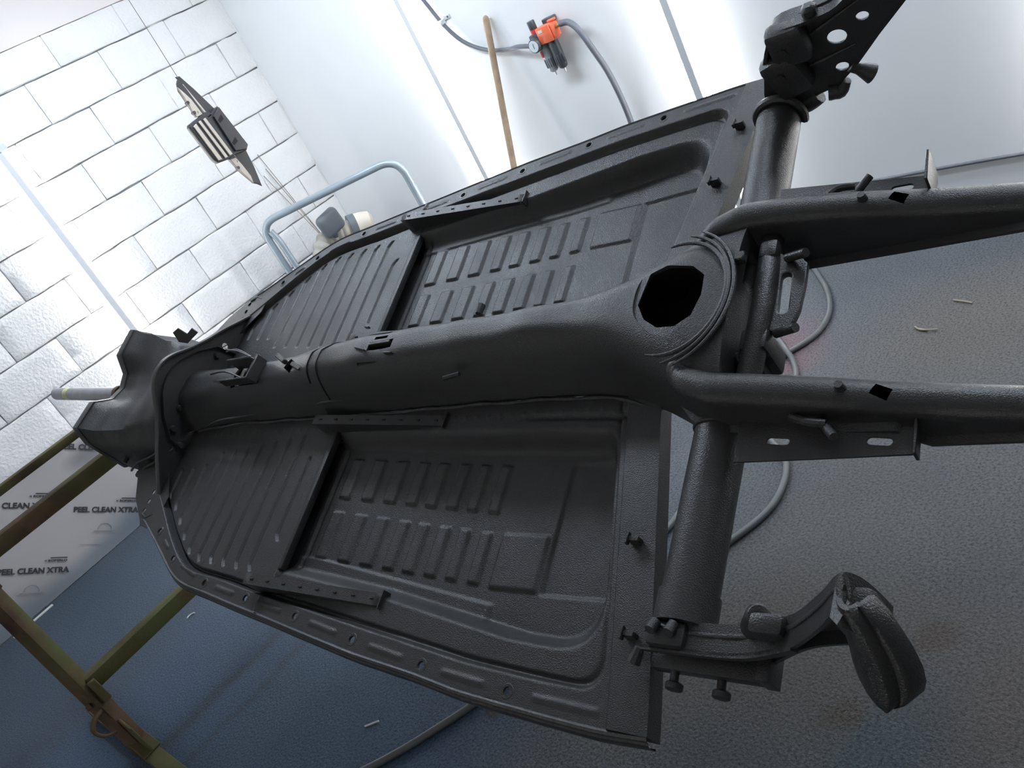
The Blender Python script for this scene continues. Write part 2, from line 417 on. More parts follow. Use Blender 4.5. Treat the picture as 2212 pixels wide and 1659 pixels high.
for x, z in starts:
    if not (-.6 < x < 2.2 and -.3 < z < .55): continue
    for me in (tm, lmesh, emesh):
        M = axes((x - .6, -.0045, z), (ca, 0, sa), (-sa, 0, ca), (0, -1, 0))
        m2 = me.copy(); m2.transform(M)
        bm = bmesh.new(); bm.from_mesh(m2)
        for co, no in (((0, 0, .012), (0, 0, -1)), ((0, 0, .542), (0, 0, 1))):
            bmesh.ops.bisect_plane(bm, geom=bm.verts[:] + bm.edges[:] + bm.faces[:], plane_co=co, plane_no=no, clear_outer=True)
        if not bm.verts: bm.free(); continue
        for v in bm.verts: v.co.y += .003 * math.sin((v.co.x + .6) * 9 + v.co.z * 7) 
        bm.to_mesh(m2); bm.free(); link(bpy.data.objects.new('print', m2), film)
# ------------------------------------------------------------------ car chassis (x forward, y to the far side, z up, metres)
CF = ((-0.15, 0.92109883, -0.359), (0.988, 0.12939348, -0.080), (0.028, 0.36719786, 0.930))
L_ = Vector((0.92109883, 0.12939348, 0.36719786)).normalized()
F_ = Vector((-0.298, 1.969, 0.055)); F_ = (F_ - L_ * F_.dot(L_)).normalized(); U_ = L_.cross(F_)
CO = Vector((1.0370, .7830, -.6910 + 1.5))
CM = Matrix(((F_.x, L_.x, U_.x, CO.x), (F_.y, L_.y, U_.y, CO.y), (F_.z, L_.z, U_.z, CO.z), (0, 0, 0, 1)))
ch = thing('car_chassis', 'bare black-painted car chassis with ribbed floor pans, central tunnel and rear frame horns', 'car chassis', M=CM)
bpy.context.view_layer.update()

def S01(d): d = np.clip(d, 0, 1); return d * d * (3 - 2 * d)
YO = ([-.01, .08, .19, .35, .45, .62, .8, .9, 1.04, 1.18, 1.25, 1.29, 1.33, 1.45, 1.53, 1.58], [.642, .646, .641, .632, .619, .604, .580, .566, .548, .528, .520, .510, .494, .428, .386, .36])
YL = ([-.01, .09, .209, .354, .591, .808, .957, 1.11, 1.24, 1.279, 1.327, 1.423, 1.528, 1.58], [.60, .600, .597, .589, .563, .538, .523, .502, .490, .482, .462, .399, .318, .28])
def sm(xs, ys, x):
    x = np.asarray(x, float); k = .012
    return sum(np.interp(x + d, xs, ys) for d in (-2 * k, -k, 0, k, 2 * k)) / 5
def y_out(x): return sm(*YO, x)
def y_lip(x): return sm(*YL, x)
def x_rear(y): return .115 * np.clip(1 - np.abs(y) / .64, 0, 1)
def smin(a, b, k): h = np.clip(.5 + .5 * (b - a) / k, 0, 1); return b * (1 - h) + a * h - k * h * (1 - h)
HOLES = [(.033, .628), (.25, .621), (.442, .606), (.63, .583), (.815, .557), (.998, .535), (1.172, .514), (1.347, .464), (1.468, .397)]
PADS = [(.848, .886), (.775, .815), (.709, .748), (.648, .682), (.593, .627), (.536, .569), (.485, .514), (.430, .460)]
def pan_z(X, Y):
    yl = y_lip(X); xr = x_rear(Y)
    dl = smin(yl - Y, X - xr - .075, .05)
    shelf = -.015 * S01(dl / .010)
    shelf = shelf - np.interp(X, [.5, .98], [.004, .013]) * S01((.0085 - np.abs(dl - .0075)) / .004)
    # seat well behind the step
    yg = np.interp(X, [.05, .15, .29, .455, .62, .85, .95], [.547, .548, .542, .520, .498, .478, .470])
    yi = np.interp(X, [.05, .11, .16, .2, .36, .6, .83, .95], [.20, .176, .158, .150, .143, .138, .126, .122])
    dw = smin(smin(yg - Y, X - xr - .085, .10), Y - yi, .03)
    fz = np.interp(X, [.1, .3, .485, .84, .95], [-.060, -.068, -.066, -.048, -.046])
    fz = fz + .004 * S01((Y - np.interp(X, [.3, .387, .883], [.475, .468, .415])) / .006) * S01((X - .38) / .01)
    box_ = S01((.294 - X) / .008) * S01((.448 - Y) / .007) * S01((Y - .19) / .01)
    fz = fz - .006 * box_ + .005 * S01((.408 - X) / .008) * S01((X - .297) / .008) * S01((Y - .335) / .007) * S01((.445 - Y) / .007)
    pads = np.zeros_like(X)
    fl_ = (X - .425) / .45
    for a, b in PADS:
        ex = S01((X - a) / .006) * S01((b - X) / .004)
        y0, y1 = .196 - .015 * fl_, .300 - .02 * fl_
        pads = np.maximum(pads, ex * S01((Y - y0) / .005) * S01((y1 - Y) / .005))
        y2, y3 = .336 - .028 * fl_, .440 - .02 * fl_
        pads = np.maximum(pads, ex * S01((Y - y2) / .005) * S01((y3 - Y) / .005))
    fz = fz + .0055 * pads
    fz = fz - .005 * S01((.008 - np.abs(X - .915)) / .006) * S01((Y - .15) / .02) * S01((.46 - Y) / .02)
    well = S01(dw / .034)
    z_w = shelf + (fz - shelf) * well
    # the two pressed channels that run beside the tunnel and the sill
    z_w = z_w - .004 * S01((.010 - np.abs(Y - yi + .022)) / .008) * S01((.42 - X) / .1)
    # ribbed tread in front of the step
    rib = np.zeros_like(X)
    for k in range(11):
        xc = 1.004 + .0532 * k
        ya = .185 if k == 0 else .118 + .006 * k + (.03 if k > 7 else 0)
        yb = .40 if k == 0 else np.interp(xc, [1.05, 1.27, 1.33, 1.38, 1.43, 1.48, 1.54], [.474, .463, .446, .410, .372, .336, .30])
        bend = .010 * S01((Y - yb + .022) / .022)
        prof = S01(1.25 - np.abs(X - xc + bend) / .0062)
        rib = np.maximum(rib, prof * S01((Y - ya) / .01) * S01((yb - Y) / .006))
    z_t = shelf - .0055 * rib + .006 * S01((.955 - X) / .012)
    st = S01((X - .936) / .008)
    z = z_w * (1 - st) + z_t * st
    # flange beads between the body bolts, spot welds beside the tunnel and round the tread
    for (xa, ya), (xb, yb) in zip(HOLES[:-1], HOLES[1:]):
        ux, uy = xb - xa, yb - ya; l = math.hypot(ux, uy); ux /= l; uy /= l
        s_ = (X - xa) * ux + (Y - ya) * uy; t_ = -(X - xa) * uy + (Y - ya) * ux
        z = z + .0028 * S01((.007 - np.abs(t_)) / .005) * S01((s_ - .045) / .01) * S01((l - .045 - s_) / .01)
    for k in range(44):
        xc = .22 + .03 * k
        z = z + .002 * np.exp(-((X - xc) ** 2 + (Y - .112) ** 2) / .000016)
    for k in range(12):
        xc = .98 + .052 * k; yc = float(y_lip(xc)) - .03
        z = z + .0012 * np.exp(-((X - xc) ** 2 + (Y - yc) ** 2) / .000008)
    z = z + .0012 * np.sin(X * 9 + Y * 4) * np.sin(Y * 13 + 1) * well
    return z

NX, NY = 520, 190
t = np.linspace(0, 1, NX)[:, None]; s_ = np.linspace(0, 1, NY)[None, :]
def pan(side):
    y0 = .082
    X = np.zeros((NX, NY)); Y = np.zeros((NX, NY)) + y0 + (.64 - y0) * s_
    for _ in range(3):
        X = x_rear(Y) * (1 - t) + 1.575 * t
        yo = y_out(X); Y = y0 + (np.maximum(yo, .2) - y0) * s_
    Z = pan_z(X, Y)
    keep = np.ones((NX - 1, NY - 1), bool)
    cx = (X[:-1, :-1] + X[1:, 1:]) / 2; cy = (Y[:-1, :-1] + Y[1:, 1:]) / 2
    for hx, hy in HOLES: keep &= ((cx - hx) ** 2 + (cy - hy) ** 2) > .0088 ** 2
    keep &= ~((cx > .9335) & (cx < .9455) & (cy > .13) & (cy < .458))
    V = np.stack([X, side * Y, Z], -1).reshape(-1, 3)
    idx = np.arange(NX * NY).reshape(NX, NY)
    q = np.stack([idx[:-1, :-1], idx[1:, :-1], idx[1:, 1:], idx[:-1, 1:]], -1)[keep]
    if side < 0: q = q[:, ::-1]
    me = bpy.data.meshes.new('floor_pan'); me.vertices.add(len(V)); me.vertices.foreach_set('co', V.astype(np.float32).ravel())
    me.loops.add(len(q) * 4); me.loops.foreach_set('vertex_index', q.astype(np.int32).ravel())
    me.polygons.add(len(q)); me.polygons.foreach_set('loop_start', np.arange(0, len(q) * 4, 4, dtype=np.int32))
    me.update(calc_edges=True); me.validate()
    me.polygons.foreach_set('use_smooth', [True] * len(me.polygons)); me.materials.append(M_black)
    o = link(bpy.data.objects.new('floor_pan', me), ch)
    # open space under the tread, behind the step's folded lip
    lo_, hi_ = sorted((side * .125, side * .462))
    Vb = [(x, y, z) for x in (.932, 1.06) for y in (lo_, hi_) for z in (-.060, -.024)]
    mesh_obj('step_cavity', Vb, [(0, 1, 5, 4), (2, 6, 7, 3), (0, 4, 6, 2), (1, 3, 7, 5), (4, 5, 7, 6)], M_black, o, smooth=False)
    box('step_lip', (.9330, lo_, -.0255), (.9475, hi_, -.0085), M_black, o, .003, None, 2)
    # rolled outer edge of the pan
    xs = np.linspace(0, 1.575, 90); pts = [(x, side * (float(y_out(x)) + .001), -.004) for x in xs]
    V = []; F = []
    sec = [(0, .004), (.003, .006), (.007, .003), (.008, -.003), (.011, -.004), (.013, -.008), (.013, -.026), (.010, -.026)]
    for i, (x, y, z) in enumerate(pts):
        a = Vector(pts[max(i - 1, 0)]); b = Vector(pts[min(i + 1, len(pts) - 1)]); d = (b - a).normalized()
        nrm = Vector((-d.y, d.x, 0)) * (1 if side > 0 else -1)
        for u, v in sec: V.append((x + nrm.x * u, y + nrm.y * u, z + v))
    n = len(sec)
    for i in range(len(pts) - 1):
        for k in range(n - 1): F.append((i * n + k, (i + 1) * n + k, (i + 1) * n + k + 1, i * n + k + 1))
    mesh_obj('rolled_edge', V, F, M_black_s, o, angle=30)
    for hx, hy in HOLES:
        V = []; F = []; k2 = 24
        for r, z in ((.0070, -.004), (.0074, .0006), (.0115, .0007), (.0130, -.0005)):
            V += [(hx + r * math.cos(2 * math.pi * k / k2), side * (hy + r * math.sin(2 * math.pi * k / k2)), z) for k in range(k2)]
        for ring in range(3):
            for k in range(k2):
                F.append((ring * k2 + k, ring * k2 + (k + 1) % k2, (ring + 1) * k2 + (k + 1) % k2, (ring + 1) * k2 + k))
        mesh_obj('bolt_hole_rim', V, F, M_black_s, o)
    return o
pan_far = pan(1); pan_near = pan(-1)

# rear flange strips under the pan's back edge
for sd in (1, -1):
    V = []; F = []
    for k in range(13):
        y = .10 + (.646 - .10) * k / 12; x = float(x_rear(y))
        for dx, z in ((-.002, .0035), (.062, .0035), (.066, -.001), (.066, -.03), (-.002, -.036)): V.append((x + dx, sd * y, z))
    for k in range(12):
        for j in range(5): F.append((k * 5 + j, k * 5 + (j + 1) % 5, (k + 1) * 5 + (j + 1) % 5, (k + 1) * 5 + j))
    F += [(0, 1, 2, 3, 4), (60, 61, 62, 63, 64)]
    mesh_obj('rear_flange', V, F, M_black, ch, angle=30)
    for yy in (.37, .515):      # studs of the flange clips
        x = float(x_rear(yy)) + .03
        bm = bmesh.new(); add_box(bm, (x - .010, sd * yy - .004, .003), (x + .010, sd * yy + .004, .020), .001)
        add_box(bm, (x + .006, sd * yy - .010, .014), (x + .011, sd * yy + .010, .024), .001)
        bm_obj('flange_clip', bm, M_black_s, ch)

# ---- tunnel with the flared rear fork
TX = [-.062, -.03, 0, .03, .06, .09, .12, .16, .20, .25, .30, .4, .5, .6, .7, .8, .9, 1.0, 1.1, 1.2, 1.3, 1.4, 1.5, 1.58]
YB = [.200, .192, .178, .160, .142, .127, .115, .101, .094, .090, .088, .087, .086, .087, .088, .089, .089, .088, .087, .087, .087, .090, .096, .103]
YT = [.194, .186, .170, .150, .128, .108, .090, .069, .057, .049, .045, .045, .047, .050, .053, .053, .050, .046, .042, .042, .044, .046, .05, .056]
HT = [.124, .128, .131, .132, .133, .134, .135, .136, .137, .137, .136, .133, .132, .131, .128, .127, .122, .114, .098, .093, .088, .084, .080, .078]
def tun(x): return (float(sm(TX, YB, x)), float(sm(TX, YT, x)), float(sm(TX, HT, x)))
V = []; F = []; xs = np.concatenate([np.linspace(-.062, .3, 46), np.linspace(.31, 1.58, 90)]); K = 41
for x in xs:
    yb, yt, h = tun(x)
    dent = .004 * math.sin(x * 23) * math.exp(-((x - .25) / .15) ** 2) + .0015 * math.sin(x * 41)
    for k in range(K):
        a = math.pi * k / (K - 1); c, s0 = math.cos(a), math.sin(a); e = 2 / 3.6
        yy = math.copysign(abs(c) ** e, c); zz = s0 ** e
        V.append((x, -yy * (yb + (yt - yb) * zz) , zz * (h + dent * zz) - .003))
for i in range(len(xs) - 1):
    for k in range(K - 1): F.append((i * K + k, i * K + k + 1, (i + 1) * K + k + 1, (i + 1) * K + k))
F.append(tuple(range(K))); F.append(tuple((len(xs) - 1) * K + k for k in range(K))[::-1])
for i in range(len(xs) - 1): F.append((i * K, (i + 1) * K, (i + 1) * K + K - 1, i * K + K - 1))
tn = mesh_obj('tunnel', V, F, M_black, ch, angle=50)
# hollow it and cut the openings
inner = []
for x in xs[2:-1]:
    yb, yt, h = tun(x)
    for k in range(K):
        a = math.pi * k / (K - 1); c, s0 = math.cos(a), math.sin(a); e = 2 / 3.6
        yy = math.copysign(abs(c) ** e, c); zz = s0 ** e
        inner.append((x, -yy * (yb + (yt - yb) * zz - .004), zz * (h - .008) - .001))
n2 = len(xs) - 3; F2 = []
for i in range(n2 - 1):
    for k in range(K - 1): F2.append((i * K + k, i * K + k + 1, (i + 1) * K + k + 1, (i + 1) * K + k))
    F2.append((i * K, (i + 1) * K, (i + 1) * K + K - 1, i * K + K - 1))
F2.append(tuple(range(K))); F2.append(tuple((n2 - 1) * K + k for k in range(K))[::-1])
mi = bpy.data.meshes.new('hollow'); mi.from_pydata(inner, [], F2); mi.update()
bmi = bmesh.new(); bmi.from_mesh(mi); bmesh.ops.recalc_face_normals(bmi, faces=bmi.faces[:]); bmi.to_mesh(mi); bmi.free()
bmo = bmesh.new(); bmo.from_mesh(tn.data); bmesh.ops.recalc_face_normals(bmo, faces=bmo.faces[:]); bmo.to_mesh(tn.data); bmo.free()
cut_mesh(tn, mi)
def pocket(poly, z0, dep):
    me = plate_mesh('pocket', poly, [], dep); me.transform(Matrix.Translation((0, 0, z0)))
    bm = bmesh.new(); bm.from_mesh(me); bmesh.ops.remove_doubles(bm, verts=bm.verts, dist=1e-5); bmesh.ops.recalc_face_normals(bm, faces=bm.faces[:]); bm.to_mesh(me); bm.free()
    cut_mesh(tn, me)
ring = [(p.x, p.y) for p in smooth_path([(.028, .126, 0), (.000, .098, 0), (-.017, .045, 0), (-.019, .0, 0), (-.010, -.045, 0), (.015, -.072, 0), (.045, -.074, 0), (.078, -.052, 0), (.102, -.02, 0), (.106, .03, 0), (.092, .075, 0), (.062, .112, 0), (.028, .126, 0)], 4)][:-1]
pocket(ring, .146, .036)
pocket([(.088, .060), (.060, .072), (.010, .060), (-.012, .040), (-.014, .0), (-.004, -.040), (.020, -.058), (.052, -.056), (.080, -.036), (.098, -.004)], .10, .16)
boolean_cut(tn, [((.690, -.012, .09), (.765, .010, .2), 0), ((.716, .034, .09), (.79, .043, .2), .05), ((.73, -.046, .112), (.79, -.036, .2), .03),
                 ((.715, .016, .09), (.755, .024, .2), 0), ((1.045, -.016, .07), (1.085, .012, .2), .5), ((1.2, -.03, .06), (1.32, .03, .2), 0),
                 ((-.08, .04, .03), (-.04, .11, .09), 0)])
tn.data.polygons.foreach_set('use_smooth', [True] * len(tn.data.polygons)); tn.data.set_sharp_from_angle(angle=math.radians(42))
tn.data.materials.clear(); tn.data.materials.append(M_black)
# beads pressed round the inspection opening
for r, a0, a1, rr, cx in ((.128, 100, 262, .0042, .045), (.140, 110, 250, .0038, .047), (.112, 75, 285, .0045, .036)):
    pts = [(cx + r * .82 * math.cos(math.radians(a)), r * math.sin(math.radians(a)), .1285 + .002 * math.cos(math.radians(a))) for a in np.linspace(a0, a1, 30)]
    tube('pressed_bead', pts, [rr * (.3 + .7 * math.sin(math.pi * k / 29) ** .4) for k in range(30)], M_black, ch, 8)
# shadow line of the front tunnel plate's overlap seam, drawn as black tubes
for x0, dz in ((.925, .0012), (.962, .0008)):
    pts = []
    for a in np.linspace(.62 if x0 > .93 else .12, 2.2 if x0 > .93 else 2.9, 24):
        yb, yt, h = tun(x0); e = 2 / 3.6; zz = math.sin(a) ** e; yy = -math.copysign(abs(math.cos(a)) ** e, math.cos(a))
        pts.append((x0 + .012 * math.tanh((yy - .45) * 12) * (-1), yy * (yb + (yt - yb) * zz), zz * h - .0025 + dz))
    tube('seam_shadow_line', pts, .0013, M_hole, ch, 6)
# handbrake and gear lever fittings
for lo, hi, rz in (((.765, -.008, .120), (.805, -.005, .131), .3), ((.70, .002, .112), (.765, .008, .126), 0), ((.785, .050, .122), (.80, .054, .13), .2), ((.675, -.03, .122), (.70, -.026, .131), .1)):
    c = (Vector(lo) + Vector(hi)) / 2; box('handbrake_bracket', lo, hi, M_black_s, ch, .001, Matrix.Translation(c) @ Matrix.Rotation(rz, 4, 'Z') @ Matrix.Translation(-c))
for (x0, y0), (x1, y1), w_ in (((1.085, .008), (1.13, .032), .006), ((1.05, -.002), (1.005, -.022), .006)):
    d = Vector((x1 - x0, y1 - y0, 0)); 
    box('gear_plate_tab', (0, -w_, .0), (d.length, w_, .012), M_black_s, ch, .002, Matrix.Translation((x0, y0, .098)) @ Matrix.Rotation(math.atan2(d.y, d.x), 4, 'Z'))
bm = bmesh.new()
add_box(bm, (1.195, -.034, .085), (1.205, .036, .118), .002); add_box(bm, (1.21, .02, .085), (1.31, .026, .128), .002); add_box(bm, (1.21, -.03, .085), (1.33, -.024, .112), .002)
add_box(bm, (1.28, -.03, .10), (1.30, .05, .106), .002, Matrix.Rotation(.02, 4, 'Y'))
bm_obj('gear_lever_bracket', bm, M_black_s, ch)
tubes('cable_wire', [(smooth_path([(1.20, .02, .118), (1.25, .035, .138), (1.30, .045, .140), (1.34, .062, .132)], 6), .002), (smooth_path([(1.22, .03, .118), (1.28, .05, .130), (1.33, .05, .128)], 6), .002),
                     (smooth_path([(1.22, -.03, .10), (1.30, -.005, .108), (1.36, .01, .100), (1.42, .012, .094)], 6), .0025)], M_black_s, ch, 6)
for p, d in (((.512, -.083, .095), (.035, -.01, .004)), ):
    tube('side_tab', [Vector(p) - Vector(d) * .5, Vector(p) + Vector(d) * .5], .005, M_black_s, ch, 6)
bm = bmesh.new(); bmesh.ops.create_cone(bm, cap_ends=True, segments=8, radius1=.009, radius2=.007, depth=.022, matrix=Matrix.Translation((.51, .084, .085)) @ Matrix.Rotation(math.pi / 2, 4, 'X'))
bm_obj('tunnel_bolt', bm, M_black_s, ch)
# crumpled patch edges along the foot of the tunnel on the near side
for pts in ([(1.44, -.112, .03), (1.36, -.108, .048), (1.28, -.104, .05), (1.20, -.101, .052)], [(1.42, -.112, .015), (1.33, -.109, .024), (1.24, -.107, .03)], [(.96, -.092, .058), (.92, -.092, .063), (.87, -.091, .06)]):
    tube('weld_seam', smooth_path(pts, 6), [.0005 + .0025 * math.sin(math.pi * k / (6 * (len(pts) - 1))) for k in range(6 * (len(pts) - 1) + 1)], M_black, ch, 6)
for sd in (1, -1):
    pts = [(x, sd * (float(sm(TX, YB, x)) + .006), .001) for x in np.linspace(.12, 1.52, 60)]
    tube('weld_seam', [(x, y + .0015 * math.sin(40 * x) , z) for x, y, z in pts], [.004 + .0012 * math.sin(90 * x) for x, _, _ in pts], M_black, ch, 6)

# ---- frame horns
HX = [.03, .02, 0, -.05, -.10, -.15, -.20, -.28, -.36, -.45, -.60, -.80]
HZ = [.110, .118, .124, .125, .119, .110, .100, .078, .059, .040, .02, .01]
HY = [.112, .122, .146, .166, .1685, .170, .171, .172, .172, .172, .178, .19]
HB = [.012, .012, .010, .006, .002, 0, 0, 0, .002, .004, -.01, -.03]
def horn(x): return tuple(float(np.interp(x, HX[::-1], a[::-1])) for a in (HZ, HY, HB))
for sd in (1, -1):
    V = []; F = []; xs2 = np.linspace(.03, -.80, 70); prof = []
    for k in range(13):
        a = math.pi * k / 12; prof.append((-math.cos(a), math.sin(a)))
    for x in xs2:
        zt, yc, zb = horn(x); w2 = .027
        row = [(yc - w2 - .014, zb - .006), (yc - w2 - .014, zb), (yc - w2 - .002, zb + .002)]
        row += [(yc + w2 * c, zt - .022 + .022 * s0) for c, s0 in prof]
        zo = float(np.interp(x, [-.36, -.325, -.30, 0], [zb, zb, .042, .048]))
        row += [(yc + w2 + .002, zo + .002), (yc + w2 + .014, zo), (yc + w2 + .014, zo - .006)]
        V += [(x, sd * y, z) for y, z in row]
    n = len(row)
    for i in range(len(xs2) - 1):
        for k in range(n): F.append((i * n + k, (i + 1) * n + k, (i + 1) * n + (k + 1) % n, i * n + (k + 1) % n)[::sd])
    F.append(tuple(range(n))[::-sd]); F.append(tuple((len(xs2) - 1) * n + k for k in range(n))[::sd])
    ho = mesh_obj('frame_horn', V, F, M_black_s, ch, angle=50)
    boolean_cut(ho, [((-.295, sd * .172 - .009, .04), (-.272, sd * .172 + .009, .12), .4)])
    ho.data.polygons.foreach_set('use_smooth', [True] * len(ho.data.polygons)); ho.data.set_sharp_from_angle(angle=math.radians(42)); ho.data.materials.clear(); ho.data.materials.append(M_black_s)
    bm = bmesh.new(); bmesh.ops.create_cone(bm, cap_ends=True, segments=12, radius1=.008, radius2=.006, depth=.012, matrix=Matrix.Translation((-.235, sd * .170, .094)))
    bm_obj('horn_nut', bm, M_black_s, ch)
    # bumper bracket plate under the horn, with two slots and an upturned end
    outer = [(-.082, .176), (-.084, .262), (-.200, .2535), (-.318, .244), (-.318, .176)]
    M = Matrix(((1, 0, 0, 0), (0, sd, 0, 0), (.095, 0, 1, .063), (0, 0, 0, 1)))
    pl = plate('bumper_bracket', outer, [slot(-.142, .2275, .034, .0125, -.05), slot(-.276, .226, .034, .0135, -.05)], .004, M, M_black_s, ch, .0008)
    box('bracket_end', (-.324, min(sd * .190, sd * .250), .026), (-.3195, max(sd * .190, sd * .250), .085 if sd > 0 else .048), M_black_s, pl, .001)
    tube('bracket_stud', [(-.192, sd * .190, .052), (-.232, sd * .243, .084 if sd < 0 else .062)], .0065, M_black_s, pl, 12)
    tube('brake_pipe_stub', smooth_path([(-.165, sd * .200, .072), (-.19, sd * .214, .078), (-.215, sd * .216, .074)], 5), .006, M_black_s, pl, 8)

# ---- torsion tubes
tb = tube('torsion_tube', [(-.034, -.498, .018), (-.036, -.15, .018), (-.036, .15, .018), (-.034, .50, .018)], .041, M_black_s, ch, 40)
for sd in (1, -1):
    if sd < 0: tube('tube_collar', [(-.034, sd * .452, .018), (-.034, sd * .499, .018)], .0445, M_black_s, tb, 40)
    tube('weld_ring', [(-.036 + .042 * math.cos(a), sd * .19, .018 + .042 * math.sin(a)) for a in np.linspace(0, 2 * math.pi, 30)], .003, M_black_s, tb, 6)

# ---- shock towers at both ends of the torsion tube (the two sides differ)
def tower(sd):
    yw = .512 if sd < 0 else .520; Y = sd * yw
    W = Matrix(((1, 0, 0, 0), (0, 0, sd, Y), (0, 1, 0, 0), (0, 0, 0, 1)))
    if sd < 0:
        top = [(.012, .040), (-.05, .044), (-.10, .047), (-.145, .060), (-.19, .092), (-.225, .122), (-.26, .170), (-.29, .216), (-.310, .250), (-.325, .264), (-.337, .250), (-.343, .215), (-.346, .172)]
        low = [(-.318, .162), (-.300, .140), (-.272, .126), (-.245, .107), (-.215, .075), (-.158, .004), (-.12, -.016), (-.04, -.024), (.016, -.016)]
        holes = []
    else:
        top = [(-.015, .02), (-.018, .06), (-.048, .14), (-.085, .198), (-.15, .204), (-.20, .212), (-.25, .252), (-.30, .305), (-.34, .340), (-.365, .330), (-.375, .29)]
        low = [(-.340, .214), (-.292, .162), (-.24, .116), (-.188, .066), (-.147, .036), (-.099, .026), (-.04, -.02)]
        holes = [circle(-.225, .160, .0115, .0095, 24), circle(-.176, .136, .0175, .0155, 28), circle(-.166, .073, .0125, .010, 24)]
    t = plate('shock_tower', top + low, holes, .006, W, M_black_s, ch, .0015)
    def strip(name, pts, d0, d1, th, par=t):
        V = []; F = []; n = len(pts)
        for i, (x, z) in enumerate(pts):
            a = Vector(pts[max(i - 1, 0)]); b = Vector(pts[min(i + 1, n - 1)]); d = (b - a).normalized(); nx, nz = -d.y, d.x
            for yy, o_ in ((d0, 0), (d1, 0), (d1, th), (d0, th)): V.append((x + nx * o_, sd * yy, z + nz * o_))
        for i in range(n - 1):
            for k in range(4): F.append((i * 4 + k, i * 4 + (k + 1) % 4, (i + 1) * 4 + (k + 1) % 4, (i + 1) * 4 + k))
        F += [(0, 1, 2, 3), tuple((n - 1) * 4 + k for k in range(4))]
        bm = bmesh.new(); me = bpy.data.meshes.new('tmp'); me.from_pydata(V, [], F); bm.from_mesh(me); bmesh.ops.recalc_face_normals(bm, faces=bm.faces[:])
        return bm_obj(name, bm, M_black_s, par, angle=35)
    cut = lambda P, k=4: [(p.x, p.y) for p in smooth_path([(q[0], q[1], 0) for q in P], k)]
    if sd < 0:
        strip('front_flange', cut(top), .496, .537, .005)
        strip('flange_lip', cut(top[:6]), .533, .540, .010)
        strip('rear_flange', cut(low[1:6]), .508, .531, .005)
        bm = bmesh.new(); add_box(bm, (-.055, -.535, .030), (.005, -.500, .054), .008, None, 2); bm_obj('tube_clamp', bm, M_black_s, t)
        tube('cover_stud', [(-.012, -.505, .058), (-.010, -.520, .066)], .008, M_black_s, t, 10); tube('cover_stud', [(-.038, -.505, .056), (-.036, -.520, .064)], .008, M_black_s, t, 10)
        tube('link_boss', [(-.150, -.500, .060), (-.152, -.500, .063), (-.176, -.500, .108), (-.178, -.500, .111)], [.013, .0165, .0165, .013], M_black_s, t, 18)
        bm = bmesh.new(); add_box(bm, (-.212, -.525, .085), (-.168, -.497, .122), .008, None, 2); bm_obj('boss_web', bm, M_black_s, t)
        bm = bmesh.new(); add_box(bm, (-.160, -.556, -.010), (.010, -.514, .014), .004, None, 2); bm_obj('spring_plate_stop', bm, M_black_s, t)
        bm = bmesh.new(); add_box(bm, (-.168, -.558, -.012), (-.150, -.512, .034), .003, None, 2); bm_obj('stop_end', bm, M_black_s, t)
        tube('pressed_bead', [(.0, -.528, .026), (-.04, -.530, .022), (-.085, -.528, .024)], [.004, .007, .003], M_black_s, t, 8)
        for bx, bz in ((-.026, .006), (-.092, .000)):
            b = tube('cover_bolt', [(bx, -.550, bz), (bx - .003, -.576, bz + .002)], .0062, M_black_s, t, 10)
            tube('bolt_head', [(bx - .003, -.570, bz), (bx - .003, -.572, bz), (bx - .003, -.579, bz), (bx - .003, -.581, bz)], [.010, .0125, .0125, .010], M_black_s, b, 14)
        tube('cover_stud', [(.022, -.535, .028), (.030, -.556, .022)], [.007, .010], M_black_s, t, 8)
    else:
        strip('front_flange', cut(top[2:10]), .490, .540, .006)
        strip('rear_flange', cut(low[0:4]), .516, .545, .005)
        for a, b in (((-.085, .140), (-.235, .196)), ((-.085, .092), (-.20, .112))):
            tube('pressed_bead', [(a[0], .516, a[1]), ((a[0] + b[0]) / 2, .514, (a[1] + b[1]) / 2), (b[0], .516, b[1])], [.002, .004, .002], M_black_s, t, 8)
        bm = bmesh.new(); add_box(bm, (-.138, .480, .128), (-.070, .522, .204), .012, None, 2); bm_obj('end_casting', bm, M_black_s, t)
        bm = bmesh.new(); add_box(bm, (-.116, .478, .060), (-.048, .522, .150), .014, Matrix.Translation((-.07, .5, .1)) @ Matrix.Rotation(.25, 4, 'Y') @ Matrix.Translation((.07, -.5, -.1)), 2); bm_obj('end_casting', bm, M_black_s, t)
        tube('clamp_ring', [(-.037 + .044 * math.cos(a), .492, .020 + .046 * math.sin(a)) for a in np.linspace(-.9, 3.6, 30)], .008, M_black_s, t, 8)
        box('stop_tab', (-.166, .494, .200), (-.142, .520, .222), M_black_s, t, .006)
        for p in ((-.095, .476, .165), (-.075, .472, .118)): tube('casting_bolt', [p, (p[0], p[1] + .012, p[2])], .009, M_black_s, t, 8)
        tube('bump_stop_boss', smooth_path([(-.128, .512, .030), (-.150, .515, .026), (-.165, .516, .042)], 4), [.014, .015, .014, .015, .014, .012, .010, .009, .008], M_black_s, t, 10)
        tube('bump_stop_cup', [(-.178, .520, .068), (-.188, .521, .056), (-.197, .522, .046), (-.206, .523, .035)], [.011, .010, .014, .018], M_black_s, t, 18)
        tube('lower_flange_fold', smooth_path([(-.05, .520, .005), (-.085, .520, .010), (-.11, .520, .022)], 4), .014, M_black_s, t, 10)
    # outward turned shock mount: a pressed shell that ends in a round cup
    dz = 0 if sd < 0 else .07; dx = 0 if sd < 0 else -.02
    rows = [(-.334, .522, .263, .018), (-.341, .535, .253, .025), (-.346, .547, .239, .0285), (-.350, .558, .223, .031), (-.352, .568, .209, .033), (-.353, .578, .196, .0325), (-.353, .585, .187, .029), (-.3525, .5895, .181, .022), (-.352, .5915, .178, .010)]
